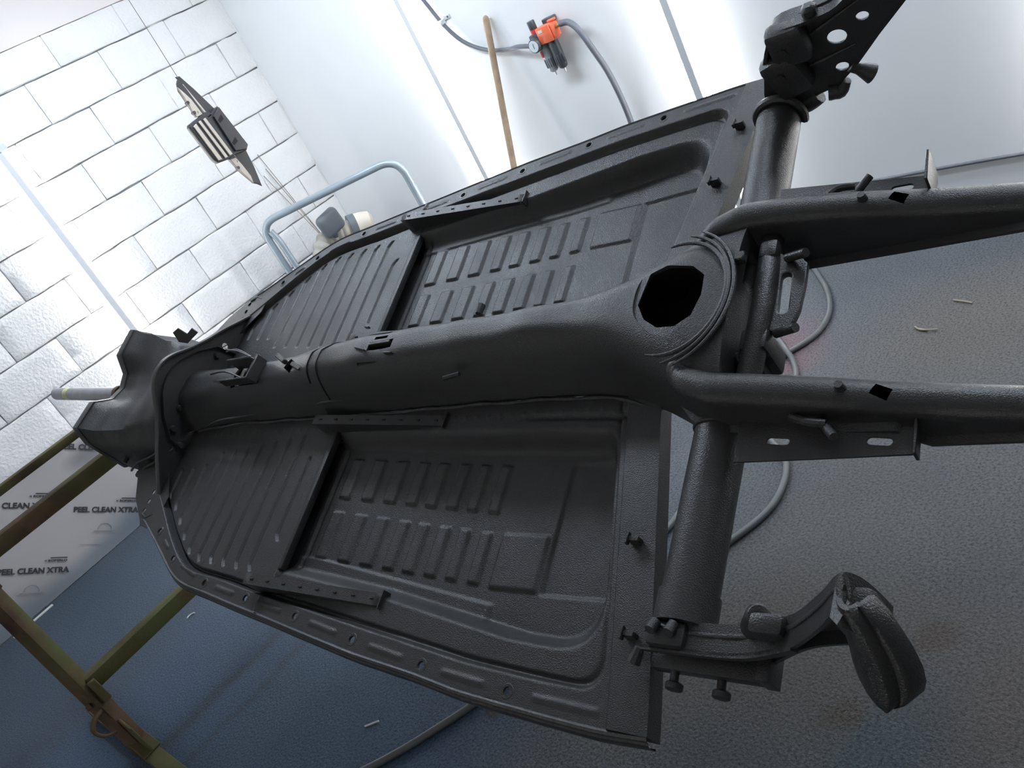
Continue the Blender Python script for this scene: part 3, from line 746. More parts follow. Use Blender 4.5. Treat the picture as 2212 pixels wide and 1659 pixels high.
    m_ = 17; V = []; F = []
    def pt_(x, y, z, hw, u, inn):
        fold = abs(u) ** 4 * .006
        v = .005 * math.exp(-((u + .35) / .14) ** 2)           # pressed valley down the shell
        return (x + (hw - inn * .004) * u + dx, sd * (y + .016 * (1 - u * u) - fold - v - inn * .006), z + .012 * (1 - u * u) - fold - v - inn * .004 + dz)
    for inn in (0, 1):
        for x, y, z, hw in rows:
            for k in range(m_): V.append(pt_(x, y, z, hw, -1 + 2 * k / (m_ - 1), inn))
    nv = len(rows) * m_
    for i in range(len(rows) - 1):
        for k in range(m_ - 1):
            F.append((i * m_ + k, i * m_ + k + 1, (i + 1) * m_ + k + 1, (i + 1) * m_ + k)); F.append((nv + i * m_ + k, nv + (i + 1) * m_ + k, nv + (i + 1) * m_ + k + 1, nv + i * m_ + k + 1))
        for k in (0, m_ - 1): F.append((i * m_ + k, (i + 1) * m_ + k, nv + (i + 1) * m_ + k, nv + i * m_ + k))
    for i in (0, len(rows) - 1):
        for k in range(m_ - 1): F.append((i * m_ + k, i * m_ + k + 1, nv + i * m_ + k + 1, nv + i * m_ + k))
    bm = bmesh.new(); me = bpy.data.meshes.new('tmp'); me.from_pydata(V, [], F); bm.from_mesh(me); bmesh.ops.recalc_face_normals(bm, faces=bm.faces[:])
    so = bm_obj('shock_mount', bm, M_black_s, t, angle=55)
    0 and tube('mount_lug', [(-.378 + dx, sd * .560, .232 + dz), (-.396 + dx, sd * .572, .238 + dz)], [.014, .010], M_black_s, so, 10)
    # folded roof and neck between the tower's top and the shell
    R_ = [(-.314, .499, .254), (-.314, .542, .262), (-.325, .552, .272), (-.354, .556, .245), (-.350, .530, .240), (-.343, .499, .222), (-.326, .499, .268)]
    n_ = len(R_); Vr = [(x + dx, sd * y, z + dz) for x, y, z in R_] + [(x * .99 + dx - .002, sd * y, z - .034 + dz) for x, y, z in R_]
    cz = (-.332 + dx, sd * .527, .264 + dz)
    Vr.append(cz); Fr = [(i, (i + 1) % n_, 2 * n_) for i in range(n_)] + [(i, (i + 1) % n_, n_ + (i + 1) % n_, n_ + i) for i in range(n_)] + [tuple(range(n_, 2 * n_))]
    bm = bmesh.new(); me = bpy.data.meshes.new('tmp'); me.from_pydata(Vr, [], Fr); bm.from_mesh(me); bmesh.ops.recalc_face_normals(bm, faces=bm.faces[:])
    bm_obj('tower_roof', bm, M_black_s, t, angle=25)
    bm = bmesh.new(); add_box(bm, (-.352 + dx, -.548 if sd < 0 else .512, .175 + dz), (-.318 + dx, -.506 if sd < 0 else .546, .259 + dz), .008, None, 2); bm_obj('tower_neck', bm, M_black_s, t)
    return t
tower(1); tower(-1)

# ---- seat rails
def rail(y0, sd):
    xf, xr_, zf, zr = .985, .605, .030, -.013; w2 = .0115
    sec = [(-w2 - .007, -.022), (-w2, -.022), (-w2, 0), (w2, 0), (w2, -.022), (w2 + .007, -.022)]
    V = []; F = []
    for i in range(20):
        u = i / 19; x = xf + (xr_ - xf) * u; z = zf + (zr - zf) * u
        drop = .022 + .040 * math.sin(math.pi * min(1, u * 1.2 + .1)) if 0 else (z + .050)
        for k, (dy, dz) in enumerate(sec): V.append((x, sd * (y0 + dy), z + (dz if dz == 0 else -drop)))
    n = len(sec)
    for i in range(19):
        for k in range(n - 1): F.append((i * n + k, (i + 1) * n + k, (i + 1) * n + k + 1, i * n + k + 1))
    o = mesh_obj('seat_rail', V, F, M_black, ch, angle=30)
    md = o.modifiers.new('s', 'SOLIDIFY'); md.thickness = .0018; md.offset = 0
    box('rail_end', (xr_ - .004, min(sd * (y0 - w2 - .007), sd * (y0 + w2 + .007)), zr - .016), (xr_ - .001, max(sd * (y0 - w2 - .007), sd * (y0 + w2 + .007)), zr + .006), M_black_s, o, .0006)
    for k in range(8):
        u = .06 + .88 * k / 7; x = xf + (xr_ - xf) * u; z = zf + (zr - zf) * u
        tube('rail_slot', [(x - .004, sd * y0, z + .0004), (x + .004, sd * y0, z + .0008)], .0022, M_hole, o, 6)
    return o
for sd in (1, -1):
    rail(.501, sd); rail(.115, sd)

# ---- front bulkhead arch
prof = [(0, .166), (.03, .161), (.06, .145), (.10, .114), (.15, .082), (.20, .055), (.25, .024), (.285, .002), (.305, -.014)]
full_p = [(-y, z) for y, z in prof[::-1]] + prof[1:]
arch = [(p.x, p.y) for p in smooth_path([(y, z, 0) for y, z in full_p], 5)]
bh = plate('front_bulkhead', [(-.305, -.03)] + arch + [(.305, -.03)], [circle(-.17, .02, .010, n=16), circle(.17, .02, .010, n=16)], .003, Matrix(((0, 0, 1, 1.574), (1, 0, 0, 0), (0, 1, 0, 0), (0, 0, 0, 1))), M_black, ch)
V = []; F = []
for i, (y, z) in enumerate(arch):
    a = Vector(arch[max(i - 1, 0)]); b = Vector(arch[min(i + 1, len(arch) - 1)]); d = (b - a).normalized(); ny, nz = -d.y, d.x
    for dx, o_ in ((-.016, .002), (-.004, .004), (.004, .001), (.004, -.003), (-.016, -.002)): V.append((1.574 + dx, y + ny * o_, z + nz * o_))
for i in range(len(arch) - 1):
    for k in range(5): F.append((i * 5 + k, (i + 1) * 5 + k, (i + 1) * 5 + (k + 1) % 5, i * 5 + (k + 1) % 5))
mesh_obj('bulkhead_rim', V, F, M_black_s, bh, angle=50)
for y, z in ((-.12, .045), (-.06, .055), (-.15, .005), (.13, .03)):
    tube('weld_nut', [(1.572, y, z), (1.562, y, z)], [.011, .008], M_black_s, bh, 10)

# ---- body mount plates at the front corners
for sd in (1, -1):
    poly = [(1.515, .300), (1.515, .392), (1.585, .383), (1.602, .366), (1.68, .305), (1.725, .245), (1.762, .200), (1.85, .165), (1.85, .12), (1.60, .20)]
    o = plate('mount_plate', poly, [circle(1.601, .287, .0075, n=20), circle(1.601, .314, .0078, n=20), circle(1.601, .341, .0078, n=20)], .003,
          Matrix(((1, 0, 0, 0), (0, sd, 0, 0), (0, 0, 1, -.004), (0, 0, 0, 1))), M_black, ch, .0008)
    V = []; F = []
    edge = poly[1:8]
    for x, y in edge: V += [(x, sd * y, -.004), (x, sd * y, -.030)]
    for i in range(len(edge) - 1): F.append((i * 2, i * 2 + 1, i * 2 + 3, i * 2 + 2))
    mesh_obj('plate_lip', V, F, M_black, o)
    tube('pressed_bead', [(1.545, sd * .352, -.002), (1.57, sd * .362, -.001), (1.60, sd * .352, -.002)], .003, M_black, o, 6)

# ---- frame head that carries the front axle
secs = [(1.56, [(-.165, -.02), (-.150, .045), (-.105, .090), (-.055, .122), (0, .135), (.055, .122), (.105, .090), (.150, .045), (.165, -.02)]),
        (1.64, [(-.185, -.03), (-.172, .050), (-.125, .092), (-.065, .108), (0, .116), (.065, .108), (.125, .092), (.172, .050), (.185, -.03)]),
        (1.73, [(-.200, -.04), (-.188, .060), (-.150, .108), (-.080, .104), (0, .098), (.080, .104), (.150, .108), (.188, .060), (.200, -.04)]),
        (1.80, [(-.200, -.04), (-.192, .082), (-.165, .136), (-.085, .124), (0, .098), (.085, .124), (.165, .136), (.192, .082), (.200, -.04)]),
        (1.865, [(-.196, -.02), (-.190, .112), (-.168, .164), (-.082, .160), (0, .104), (.082, .160), (.168, .164), (.190, .112), (.196, -.02)])]
V = []; F = []
fine = []
for x, p in secs:
    if x > 1.7:
        p = p[:4] + [(-.045, p[4][1] + .012 * (x - 1.7) / .165), p[4], (.045, p[4][1] + .012 * (x - 1.7) / .165)] + p[5:]
    else:
        p = p[:4] + [(-.028, (p[3][1] + p[4][1]) / 2 + .003), p[4], (.028, (p[3][1] + p[4][1]) / 2 + .003)] + p[5:]
    q = []
    for i in range(len(p) - 1):
        for k in range(4): u = k / 4; q.append((p[i][0] * (1 - u) + p[i + 1][0] * u, p[i][1] * (1 - u) + p[i + 1][1] * u))
    q.append(p[-1]); fine.append((x, np.array(q)))
xs3 = np.linspace(1.56, 1.865, 26); n = len(fine[0][1])
for x in xs3:
    for i in range(len(fine) - 1):
        if fine[i][0] - 1e-9 <= x <= fine[i + 1][0] + 1e-9: break
    u = S01((x - fine[i][0]) / (fine[i + 1][0] - fine[i][0])); q = fine[i][1] * (1 - u) + fine[i + 1][1] * u
    V += [(x, y, z) for y, z in q]
for i in range(len(xs3) - 1):
    for k in range(n - 1): F.append((i * n + k, i * n + k + 1, (i + 1) * n + k + 1, (i + 1) * n + k))
fh = mesh_obj('frame_head', V, F, M_black, ch, angle=50)
q = fine[-1][1]
head_outline = [(y, z) for y, z in q]
lowq = [(.196, -.02), (.12, -.05), (-.12, -.05), (-.196, -.02)]
plate('axle_plate', head_outline + lowq[1:-1], [], .004, Matrix(((0, 0, 1, 1.867), (1, 0, 0, 0), (0, 1, 0, 0), (0, 0, 0, 1))), M_black, fh, .001)
V = []; F = []
for i, (y, z) in enumerate(head_outline):
    a = Vector(head_outline[max(i - 1, 0)]); b = Vector(head_outline[min(i + 1, n - 1)]); d = (b - a).normalized(); ny, nz = -d.y, d.x
    for dx, o_ in ((-.010, .0015), (.006, .0035), (.016, .0025), (.016, -.002), (-.010, -.002)): V.append((1.865 + dx, y + ny * o_, z + nz * o_))
for i in range(n - 1):
    for k in range(5): F.append((i * 5 + k, (i + 1) * 5 + k, (i + 1) * 5 + (k + 1) % 5, i * 5 + (k + 1) % 5))
mesh_obj('axle_plate_rim', V, F, M_black_s, fh, angle=50)
plate('steering_stop_ear', [(0, 0), (.055, .0), (.05, .02), (.022, .018), (.012, .048), (-.012, .05), (-.02, .02)], [], .006, axes((1.66, .150, .085), (-.7, .5, .1), (.1, .25, .95)), M_black_s, fh, .001)
tubes('brake_pipe', [(smooth_path([(1.57, -.150, .035), (1.64, -.192, .030), (1.72, -.208, .022), (1.80, -.215, -.01)], 5), .0035), (smooth_path([(1.57, -.160, .018), (1.64, -.198, .012), (1.71, -.212, 0), (1.76, -.222, -.02)], 5), .0035)], M_black_s, fh, 8)
for y, z, x in ((-.203, .03, 1.78), (-.203, .0, 1.70)): tube('head_bolt', [(x, y + .01, z), (x, y - .008, z)], .008, M_black_s, fh, 8)
box('brake_union', (1.735, -.232, -.035), (1.775, -.212, -.012), M_black_s, fh, .004)

# ---- gearbox carrier behind the fork
tube('cross_tube', smooth_path([(-.085, .150, .060), (-.095, .08, .075), (-.098, 0, .078), (-.092, -.08, .070), (-.08, -.150, .055)], 6), .019, M_black_s, ch, 18)
gm = plate('gearbox_mount', [(.008, .085), (-.012, .072), (-.030, .074), (-.046, .055), (-.047, .02), (-.044, -.03), (-.036, -.062), (-.020, -.072), (.0, -.065), (.012, -.03), (.014, .03)],
           [slot(-.021, .0, .085, .021, math.radians(88), 8)], .014, axes((-.106, .02, .072), (1, 0, 0.15), (0, 1, 0)), M_black_s, ch, .003)
tube('mount_stud', [(-.125, .085, .080), (-.162, .074, .098)], .0075, M_black_s, gm, 12)
tube('mount_stud', [(-.122, -.052, .070), (-.160, -.060, .090)], .0075, M_black_s, gm, 12)
for lo, hi in (((-.115, -.085, .0), (-.07, -.045, .085)), ((-.10, -.10, .01), (-.055, -.075, .07)), ((-.112, .085, .055), (-.08, .12, .095))):
    box('mount_block', lo, hi, M_black_s, gm, .008, None, 2)
box('cable_bracket', (-.075, .058, .112), (-.058, .075, .128), M_black_s, ch, .002)
tube('cable_guide', [(-.06, -.085, .055), (-.075, -.090, .07)], [.013, .010], M_black_s, ch, 12)
# ------------------------------------------------------------------ rusty stand under the front of the chassis
Y0 = 2.72
st = thing('rotisserie_stand', 'rusty olive steel stand of posts and cross bars under the front of the chassis', 'stand', (.70, Y0, 0))
def rel(p): return (p[0] - .70, p[1] - Y0, p[2])
def bar(name, p, q, a, b, roll=0, par=st, mat=None, bev=.003):
    p = Vector(rel(p)); q = Vector(rel(q)); d = q - p
    up = Vector((0, 0, 1)) if abs(d.normalized().z) < .9 else Vector((0, 1, 0))
    y = up.cross(d.normalized()).normalized(); z = d.normalized().cross(y)
    M = Matrix(((d.normalized().x, y.x, z.x, p.x), (d.normalized().y, y.y, z.y, p.y), (d.normalized().z, y.z, z.z, p.z), (0, 0, 0, 1))) @ Matrix.Rotation(roll, 4, 'X')
    bm = bmesh.new(); add_box(bm, (0, -a / 2, -b / 2), (d.length, a / 2, b / 2), bev, M, 2)
    return bm_obj(name, bm, mat or M_rust, par)
bar('post', (.115, Y0, .0), (.115, Y0, .98), .046, .046, math.radians(38))
bar('post', (.985, Y0, .0), (.985, Y0, .86), .046, .046, math.radians(38))
bar('cross_bar', (.13, Y0, .293), (.97, Y0, .293), .045, .050)
bar('cross_bar', (.13, Y0 + .01, .7885), (.97, Y0 + .01, .7885), .045, .050)
bar('top_bar', (.13, Y0 + .02, .906), (.86, Y0 + .02, .906), .030, .024)
for x in (.115, .985):
    ft = bar('foot', (x, Y0 - .42, .022), (x, Y0 + .42, .022), .05, .044)
    bm = bmesh.new(); add_box(bm, (-.03, -.10, 0), (.03, .045, .006), .002); add_box(bm, (-.004, -.10, 0), (.004, .0, .11), .002)
    o = bm_obj('gusset_plate', bm, M_rust, st); o.location = rel((x + .004, Y0 - .03, .044))
tube('hook', [rel(p) for p in smooth_path([(.105, Y0 - .025, .215), (.070, Y0 - .04, .210), (.052, Y0 - .05, .190), (.062, Y0 - .055, .160), (.092, Y0 - .055, .140)], 5)], [.008] * 10 + [.006] * 6 + [.004] * 5, M_rust, st, 8)
box('bracket_plate', rel((.125, Y0 - .038, .225)), rel((.150, Y0 - .026, .310)), M_rust, st, .003)
tube('bracket_bolt', [rel((.080, Y0 - .020, .245)), rel((.094, Y0 - .020, .245))], .009, M_rust, st, 8)
box('bracket_plate', rel((.070, Y0 - .036, .70)), rel((.150, Y0 - .024, .78)), M_rust, st, .003)
sp = tube('spindle_pipe', [rel((.72, 2.655, .936)), rel((.72, 3.30, .936)), rel((.72, 3.302, .936))], [.0215, .0215, .020], M_pipe, st, 28)
tube('tape_band', [rel((.72, 3.13, .936)), rel((.72, 3.175, .936))], .0219, M_tape, sp, 28)
tube('spindle_sleeve', [rel((.72, Y0 - .07, .936)), rel((.72, Y0 - .045, .936))], .026, M_rust, st, 24)

# ------------------------------------------------------------------ broom leaning on the white wall
br = thing('broom', 'long wooden broom handle leaning against the white wall beside the regulator', 'broom', (XW - .36, 2.80, 0))
B0 = Vector((XW - .35, 2.81, .06)); B1 = Vector((XW - .022, 2.644, 1.302))
def lb(p): return Vector(p) - Vector((XW - .36, 2.80, 0))
tube('handle', [lb(B0), lb(B0 + (B1 - B0) * .985), lb(B0 + (B1 - B0) * .995), lb(B1)], [.0145, .0145, .012, .004], M_wood, br, 16)
bx = box('broom_head', (-.03, -.17, .055), (.04, .17, .09), M_wood, br, .008)
bm = bmesh.new()
for i in range(5):
    for j in range(22): add_box(bm, (-.024 + i * .012, -.16 + j * .0145, .0), (-.018 + i * .012, -.153 + j * .0145, .058))
bs = bm_obj('bristles', bm, M_darkplastic, br); bs['kind'] = 'stuff'

# ------------------------------------------------------------------ air regulator on the white wall
rg = thing('air_regulator', 'orange and grey air regulator with round gauge and two bowls on the white wall', 'regulator', (XW - .05, 2.37, 1.10))
def ab(name, lo, hi, m, bev=.003, par=rg, seg=1):
    # local: u along -Y (to the right when facing the wall), d out of the wall, z up
    bm = bmesh.new(); add_box(bm, lo, hi, bev, Matrix(((0, -1, 0, .05), (-1, 0, 0, 0), (0, 0, 1, 0), (0, 0, 0, 1))), seg)
    bmesh.ops.recalc_face_normals(bm, faces=bm.faces[:])
    return bm_obj(name, bm, m, par)
def P_(u, d, z): return Vector((.05 - d, -u, z))
ab('wall_bracket', (-.005, .002, .075), (.055, .03, .095), M_darkplastic)
body = ab('orange_body', (-.012, .03, .012), (.060, .082, .078), M_orange, .005, rg, 2)
ab('label_plate', (.000, .0815, .056), (.022, .083, .068), M_cream, .0005, body)
ab('orange_rib', (.060, .036, .02), (.074, .076, .074), M_orange, .004, body, 2)
ab('orange_cap', (.035, .03, .078), (.072, .05, .088), M_orange, .003, body)
ab('grey_block', (-.060, .032, .0), (-.012, .078, .062), M_darkplastic, .006, rg, 2)
tube('gauge', [P_(-.036, .078, .022), P_(-.036, .094, .022), P_(-.036, .098, .022)], [.029, .029, .026], M_darkplastic, rg, 28)
gd = tube('gauge_dial', [P_(-.036, .0965, .022), P_(-.036, .0988, .022)], .0235, M_dial, rg, 28)
tube('gauge_needle', [P_(-.036, .0994, .012), P_(-.034, .0994, .034)], .001, M_darkplastic, gd, 5)
tube('red_neck', [P_(-.036, .055, .062), P_(-.036, .055, .078)], .016, M_red, rg, 16)
tube('pressure_knob', [P_(-.036, .055, .076), P_(-.036, .055, .080), P_(-.036, .055, .110), P_(-.036, .055, .113)], [.014, .0165, .0165, .014], M_darkplastic, rg, 16)
def bowl(u, m, lab):
    b = tube('filter_bowl', [P_(u, .055, .012), P_(u, .055, -.010), P_(u, .055, -.085), P_(u, .055, -.098), P_(u, .055, -.104)], [.021, .022, .0205, .018, .010], m, rg, 22)
    b['label'] = lab
    for k in range(7):
        a = math.pi * (.1 + .8 * k / 6)
        bm = bmesh.new(); add_box(bm, (u - .0225 * math.cos(a) - .002, .055 + .021 * math.sin(a) - .001, -.082), (u - .0225 * math.cos(a) + .002, .055 + .021 * math.sin(a) + .0012, -.045), .0005,
            Matrix(((0, -1, 0, .05), (-1, 0, 0, 0), (0, 0, 1, 0), (0, 0, 0, 1))))
        bmesh.ops.recalc_face_normals(bm, faces=bm.faces[:]); bm_obj('bowl_slot', bm, M_darkplastic, b)
    tube('drain_cock', [P_(u, .055, -.103), P_(u, .055, -.120)], .004, M_chrome, b, 8)
bowl(-.022, M_clear, 'clear metal-caged bowl'); bowl(.030, M_darkplastic, 'dark smoked bowl')
ab('red_tab', (-.034, .076, -.035), (-.026, .081, -.008), M_red, .001)
tube('hose_fitting', [P_(.070, .055, .052), P_(.096, .055, .058)], .008, M_brass, rg, 10)
tube('hose_fitting', [P_(-.060, .055, .026), P_(-.080, .055, .020)], .008, M_chrome, rg, 10)

def wall_hose(name, pts, r, label, m):
    P = smooth_path(pts, 8); o = tube(name, P, r, m, None, 14); tag(o, label, 'hose'); return o
WX = XW - .05
def wp(y, z, d=.05): return (XW - d, y, z)
wall_hose('supply_hose', [wp(2.975, 1.56, .02), wp(2.935, 1.455, .02), wp(2.895, 1.348, .022), wp(2.84, 1.255, .02), wp(2.77, 1.195, .016), wp(2.69, 1.158, .015), wp(2.60, 1.140, .022), wp(2.53, 1.138, .045), wp(2.455, 1.122, .055)], .0095,
          'grey air hose sagging from the clip to the gauge side of the regulator', M_rubber_grey)
wall_hose('drop_hose', [wp(2.270, 1.158, .055), wp(2.225, 1.150, .06), wp(2.185, 1.105, .07), wp(2.160, 1.02, .07), wp(2.145, .93, .06), wp(2.142, .82, .05), wp(2.150, .70, .04), wp(2.17, .5, .035), wp(2.20, .2, .04), wp(2.22, .03, .12)], .0125,
          'thicker grey air hose hanging down from the orange end of the regulator', M_rubber_grey)
cl = thing('hose_clip', 'small grey screwed clip holding the hose beside the wall lamp', 'clip', (XW - .004, 2.893, 1.352))
box('clip_strap', (-.034, -.010, -.012), (-.002, .012, .012), M_lamp_case, cl, .004)
box('clip_tab', (-.006, -.045, .002), (.0, -.004, .020), M_lamp_case, cl, .002)
tube('clip_screw', [(-.005, -.034, .011), (-.009, -.034, .011)], .004, M_darkplastic, cl, 10)
o = tube('wall_cable', smooth_path([wp(1.75, .238, .012), wp(1.4, .243, .012), wp(1.0, .247, .012), wp(.6, .243, .012), wp(.1, .245, .012), wp(-.6, .243, .012)], 8), .006, M_rubber_grey, None, 10)
tag(o, 'thin dark cable running level along the foot of the white wall', 'cable')

# ------------------------------------------------------------------ hoses on the floor
def floor_hose(name, pts, label, r=.0095):
    o = tube(name, [Vector((p.x, p.y, r + .0005 + max(0, p.z))) for p in smooth_path([(*q, 0) if len(q) == 2 else q for q in pts], 10)], r, M_hose_floor, None, 12)
    tag(o, label, 'hose')
floor_hose('floor_hose', [(2.95 - .15, 1.80), (2.74, 1.585), (2.60, 1.462), (2.461, 1.378), (2.342, 1.338), (2.232, 1.342), (2.13, 1.402), (2.05, 1.45), (1.94, 1.46), (1.80, 1.38), (1.70, 1.27), (1.608, 1.181), (1.503, 1.148), (1.413, 1.150), (1.32, 1.188), (1.25, 1.235), (1.176, 1.338), (1.08, 1.44), (.90, 1.52), (.672, 1.605), (.523, 1.691), (.393, 1.786), (.15, 2.0), (-.3, 2.3)],
           'long grey air hose looping across the floor under the chassis')
floor_hose('floor_hose', [(2.34, 1.60), (2.25, 1.50), (2.201, 1.452), (2.13, 1.395, .012), (2.077, 1.352), (1.98, 1.31), (1.80, 1.31), (1.60, 1.36), (1.42, 1.40), (1.306, 1.408), (1.2, 1.45), (1.05, 1.60), (.9, 1.85)],
           'second grey hose strand crossing under the looped hose near the pink patch')
for nm, lab, pts in (('twig', 'dry forked twig lying on the floor in the middle right', [[(2.262, 1.03, .004), (2.24, 1.005, .006), (2.235, .955, .008)], [(2.25, 1.016, .004), (2.238, .985, .004)]]),
                     ('twig', 'short bent twig lying on the floor near the white wall', [[(2.40, .955, .004), (2.385, .92, .006), (2.376, .895, .004)]])):
    o = tubes(nm, [(smooth_path(p, 4), .0028) for p in pts], M_twig, None, 6); tag(o, lab, 'twig')
for nm, lab, c, a in (('paint_flake', 'pale curled flake on the blue floor by the stand', (.545, 3.168), .3), ('paint_flake', 'thin white sliver on the blue floor below the near pan edge', (.483, 1.905), 1.2)):
    p = [(c[0] + .018 * math.cos(a + t * 2.2) * (1 if nm else 1), c[1] + .018 * math.sin(a + t * 2.2), .003 + .003 * t) for t in np.linspace(0, 1, 6)] if a < 1 else [(c[0] - .012, c[1] + .015, .003), (c[0] + .016, c[1] - .018, .004)]
    tag(tube(nm, p, [.0025] * len(p), M_chip, None, 6), lab, 'flake')
o = box('film_scrap', (.13, 4.30, .0), (.33, 4.315, .006), M_chip, None, .001); tag(o, 'thin pale strip lying along the foot of the wall by the stand', 'scrap')

# ------------------------------------------------------------------ trolley frame in the corner
tr = thing('trolley', 'grey-blue tubular trolley frame standing in the corner by the block wall', 'trolley', (2.43, 3.78, 0))
A = Vector((2.200, 4.12, 0)); Bq = Vector((2.665, 3.41, 0)); c0 = Vector((2.43, 3.78, 0)); dirv = (Bq - A).normalized()
def tq(s, z, off=0): p = A + dirv * s - c0; n = Vector((-dirv.y, dirv.x, 0)); return p + n * off + Vector((0, 0, z))
W_ = (Bq - A).length
tube('tube_frame', fillet([tq(0, .05), tq(-.0, .905), tq(W_, .905), tq(W_, .05)], .11, 10), .0195, M_steelblue, tr, 18)
tube('inner_rail', fillet([tq(.055, .05), tq(.052, .79), tq(.035, .85)], .05, 8), .0175, M_steelblue, tr, 14)
for k in range(2): tube('rail_spacer', [tq(0, .52 - .22 * k), tq(.055, .52 - .22 * k)], .012, M_steelblue, tr, 10)
tube('lower_bar', [tq(0, .30), tq(W_, .30)], .016, M_steelblue, tr, 14)
sp_ = [tq(W_ - .014 + .010 * math.cos(t), .60 + .012 * t / math.pi + .0, .02 + .010 * math.sin(t)) for t in np.linspace(0, 11 * math.pi, 120)]
tube('coil_spring', sp_, .003, M_darkplastic, tr, 6)
for s_q in (0, W_): tube('foot_bar', [tq(s_q, .02, -.30), tq(s_q, .02, .05)], .018, M_steelblue, tr, 12)
# ------------------------------------------------------------------ machine with ribbed duct and grey cap
mc = thing('dust_extractor', 'beige ribbed duct with a rounded grey cap in the corner behind the trolley', 'extractor', (2.52, 3.98, 0))
def mq(x, y, z): return (x - 2.52, y - 3.98, z)
box('machine_body', mq(2.40, 3.93, .0), mq(2.72, 4.12, .52), M_cushion, mc, .03, None, 3)
path = smooth_path([mq(2.36, 4.02, .50), mq(2.37, 4.01, .600), mq(2.43, 4.00, .655), mq(2.52, 3.98, .655), mq(2.60, 3.95, .625)], 14)
rad = [.050 + .010 * abs(math.sin(i * math.pi / 6.0)) for i in range(len(path))]
tube('ribbed_duct', path, rad, M_bellows, mc, 26, angle=60)
tube('duct_collar', [mq(2.60, 3.95, .640), mq(2.64, 3.93, .632), mq(2.675, 3.91, .622), mq(2.69, 3.90, .617)], [.066, .064, .056, .030], M_cream, mc, 26)
tube('collar_clamp', [mq(2.575, 3.965, .645), mq(2.61, 3.947, .638)], .069, M_cushion, mc, 26)
bm = bmesh.new(); add_box(bm, (-.068, -.03, -.066), (.068, .03, .066), .029, Matrix.Translation(mq(2.445, 3.90, .742)) @ Matrix.Rotation(math.radians(-10), 4, 'Z') @ Matrix.Rotation(math.radians(12), 4, 'X') @ Matrix.Rotation(math.radians(-10), 4, 'Y'), 5)
bm_obj('grey_cap', bm, M_cushion, mc)
tube('cap_cord', smooth_path([mq(2.50, 3.91, .77), mq(2.53, 3.92, .76), mq(2.535, 3.93, .72), mq(2.525, 3.95, .69)], 5), .002, M_wire, mc, 6)
tube('cap_neck', [mq(2.45, 3.92, .70), mq(2.46, 3.97, .64)], .02, M_cushion, mc, 14)
# ------------------------------------------------------------------ thin rods and loose wire against the block wall
ro = thing('wire_rods', 'three thin brown rods in a dark ferrule leaning on the block wall behind the trolley', 'rods', (2.56, 4.20, 0))
def rq(x, y, z): return (x - 2.56, y - 4.20, z)
tubes('ferrule', [([rq(2.56, 4.19, .0), rq(2.565, 4.225, .52)], .011), ([rq(2.565, 4.226, .525), rq(2.570, 4.238, .60)], .014)], M_twig, ro, 12)
for q in ((2.555, 4.355, 1.185), (2.548, 4.35, 1.10), (2.515, 4.352, 1.075)): tube('rod', [rq(2.574, 4.236, .59), rq(*q)], .0023, M_wire, ro, 6)
def wallpt(px, py): return None
o = tube('loose_wire', smooth_path([(2.553, 4.362, 1.145), (2.60, 4.363, 1.105), (2.635, 4.363, 1.045), (2.645, 4.363, .985), (2.68, 4.363, .925), (2.74, 4.363, .86), (2.77, 4.363, .80), (2.80, 4.363, .745), (2.815, 4.363, .69), (2.80, 4.35, .62)], 6), .0018, M_wire, None, 6)
tag(o, 'thin curly wire hanging loosely on the block wall beside the rods', 'wire')

# ------------------------------------------------------------------ black grille panel hung up to dry
G0 = Vector((1.83, 3.30, 1.40))
gp = thing('grille_panel', 'black slatted grille panel with tapered ends hung on a wire by the block wall', 'grille', G0)
M_pale = material('pale_reflection_edge', (.50, .44, .38), .5, 0, .4, .1, 200)  # beige stands in for bright reflections on the black panel's faces
M_grille = material('black_plastic_coat', (.022, .022, .026), .42, 0, .5, .25, 400, .0008)
def gplate(name, outer, holes, d0, d1, m=None, par=gp, bev=.0012):
    M = axes((0, -(d0 + d1) / 2, 0), (1, 0, 0), (0, 0, 1), (0, -1, 0))
    return plate(name, outer, holes, d1 - d0, M, m or M_grille, par, bev)
gplate('back_blade', [(-.024, .259), (-.009, .256), (.015, .193), (.046, .094), (.068, -.086), (.058, -.17), (.041, -.25), (.03, -.237), (.021, -.164), (.012, -.087), (.002, .086), (-.006, .157), (-.016, .221)], [], 0, .006)
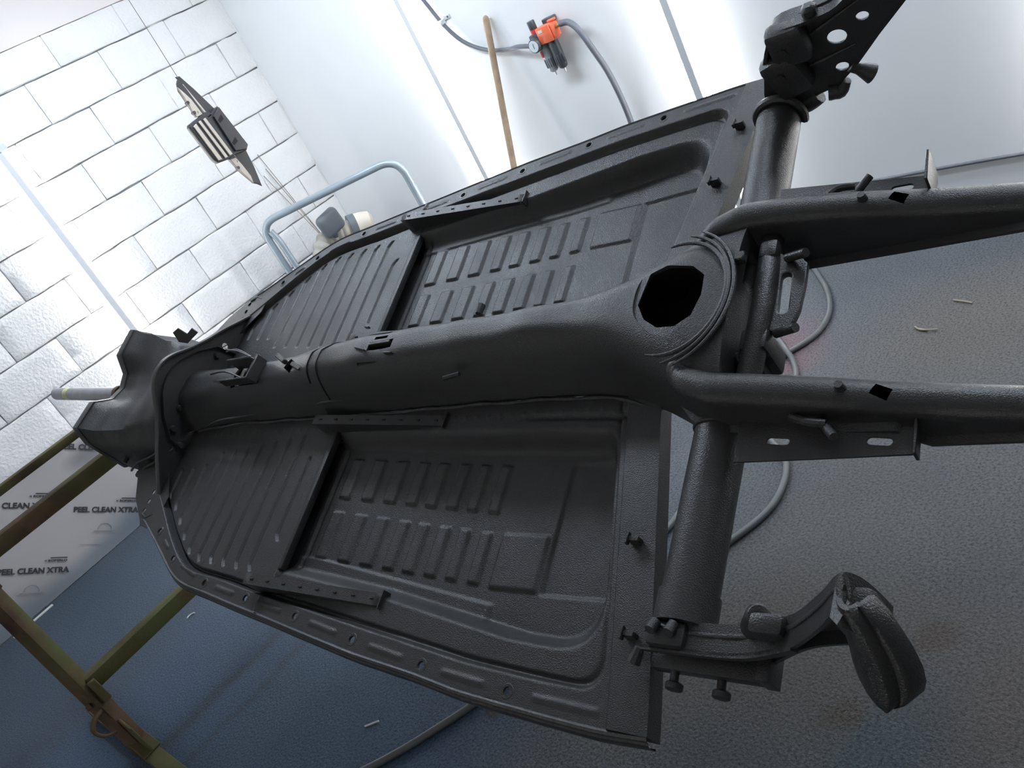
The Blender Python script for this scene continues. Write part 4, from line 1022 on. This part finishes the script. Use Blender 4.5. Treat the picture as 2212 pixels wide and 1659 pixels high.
gplate('end_blade', [(-.029, .246), (-.039, .237), (-.05, .212), (-.049, .165), (-.049, .102), (-.014, .091), (-.016, .145), (-.021, .207)], [], .004, .020)
gplate('end_blade', [(-.036, -.083), (-.026, -.099), (-.016, -.153), (.01, -.222), (.03, -.237), (.012, -.169), (.0, -.094)], [], .004, .020)
gplate('pale_edge', [(-.051, .22), (-.050, .165), (-.054, .115), (-.051, .100), (-.024, .100), (-.031, .164), (-.041, .194)], [slot(-.036, .112, .012, .005, 1.4)], .016, .026, M_pale)
gplate('pale_edge', [(-.027, -.1), (-.018, -.153), (.004, -.219), (.010, -.193), (.004, -.139), (-.004, -.104)], [slot(-.006, -.118, .012, .005, 1.3)], .016, .026, M_pale)
gplate('pale_edge', [(-.019, .225), (-.008, .160), (.001, .100), (-.004, .100), (-.013, .160), (-.022, .225)], [], .004, .014, M_pale)
mid = gplate('centre_box', [(-.104, .078), (-.098, .086), (-.072, .090), (-.004, .097), (.009, .083), (.046, .094), (.068, -.086), (.055, -.096), (.001, -.088), (-.039, -.090), (-.083, -.083), (-.091, -.068)],
             [slot(-.007, .080, .026, .008, .06)], .002, .034, None, gp, .003)
gplate('centre_face', [(.006, .070), (.044, .088), (.065, -.082), (.052, -.092), (.006, -.078)], [], .030, .046, None, mid, .003)
for pts in ([(-.094, .074), (-.080, .078), (-.068, -.080), (-.083, -.076)], [(-.065, .080), (-.056, .081), (-.040, -.082), (-.051, -.082)], [(-.041, .080), (-.031, .081), (-.015, -.082), (-.027, -.083)]):
    gplate('slat', pts, [], .030, .042, M_pale, mid)
for z in (.052, -.046):
    gplate('clip_recess', [(.010, z), (.034, z + .012), (.034, z - .006), (.012, z - .012)], [], .045, .0475, M_hole, mid, .0004)
for x, z in ((-.052, .160), (-.052, .118), (-.028, -.088), (-.019, -.140)): tube('rubber_plug', [(x, -.012, z), (x, -.030, z)], .0065, M_grille, gp, 10)
o = tube('hanging_wire', [(1.811, 3.292, 1.655), (1.8125, 3.29, 1.80), (1.813, 3.29, ZC)], .0016, M_wire, None, 6)
tag(o, 'thin straight wire hanging from the ceiling to the black grille panel', 'wire')
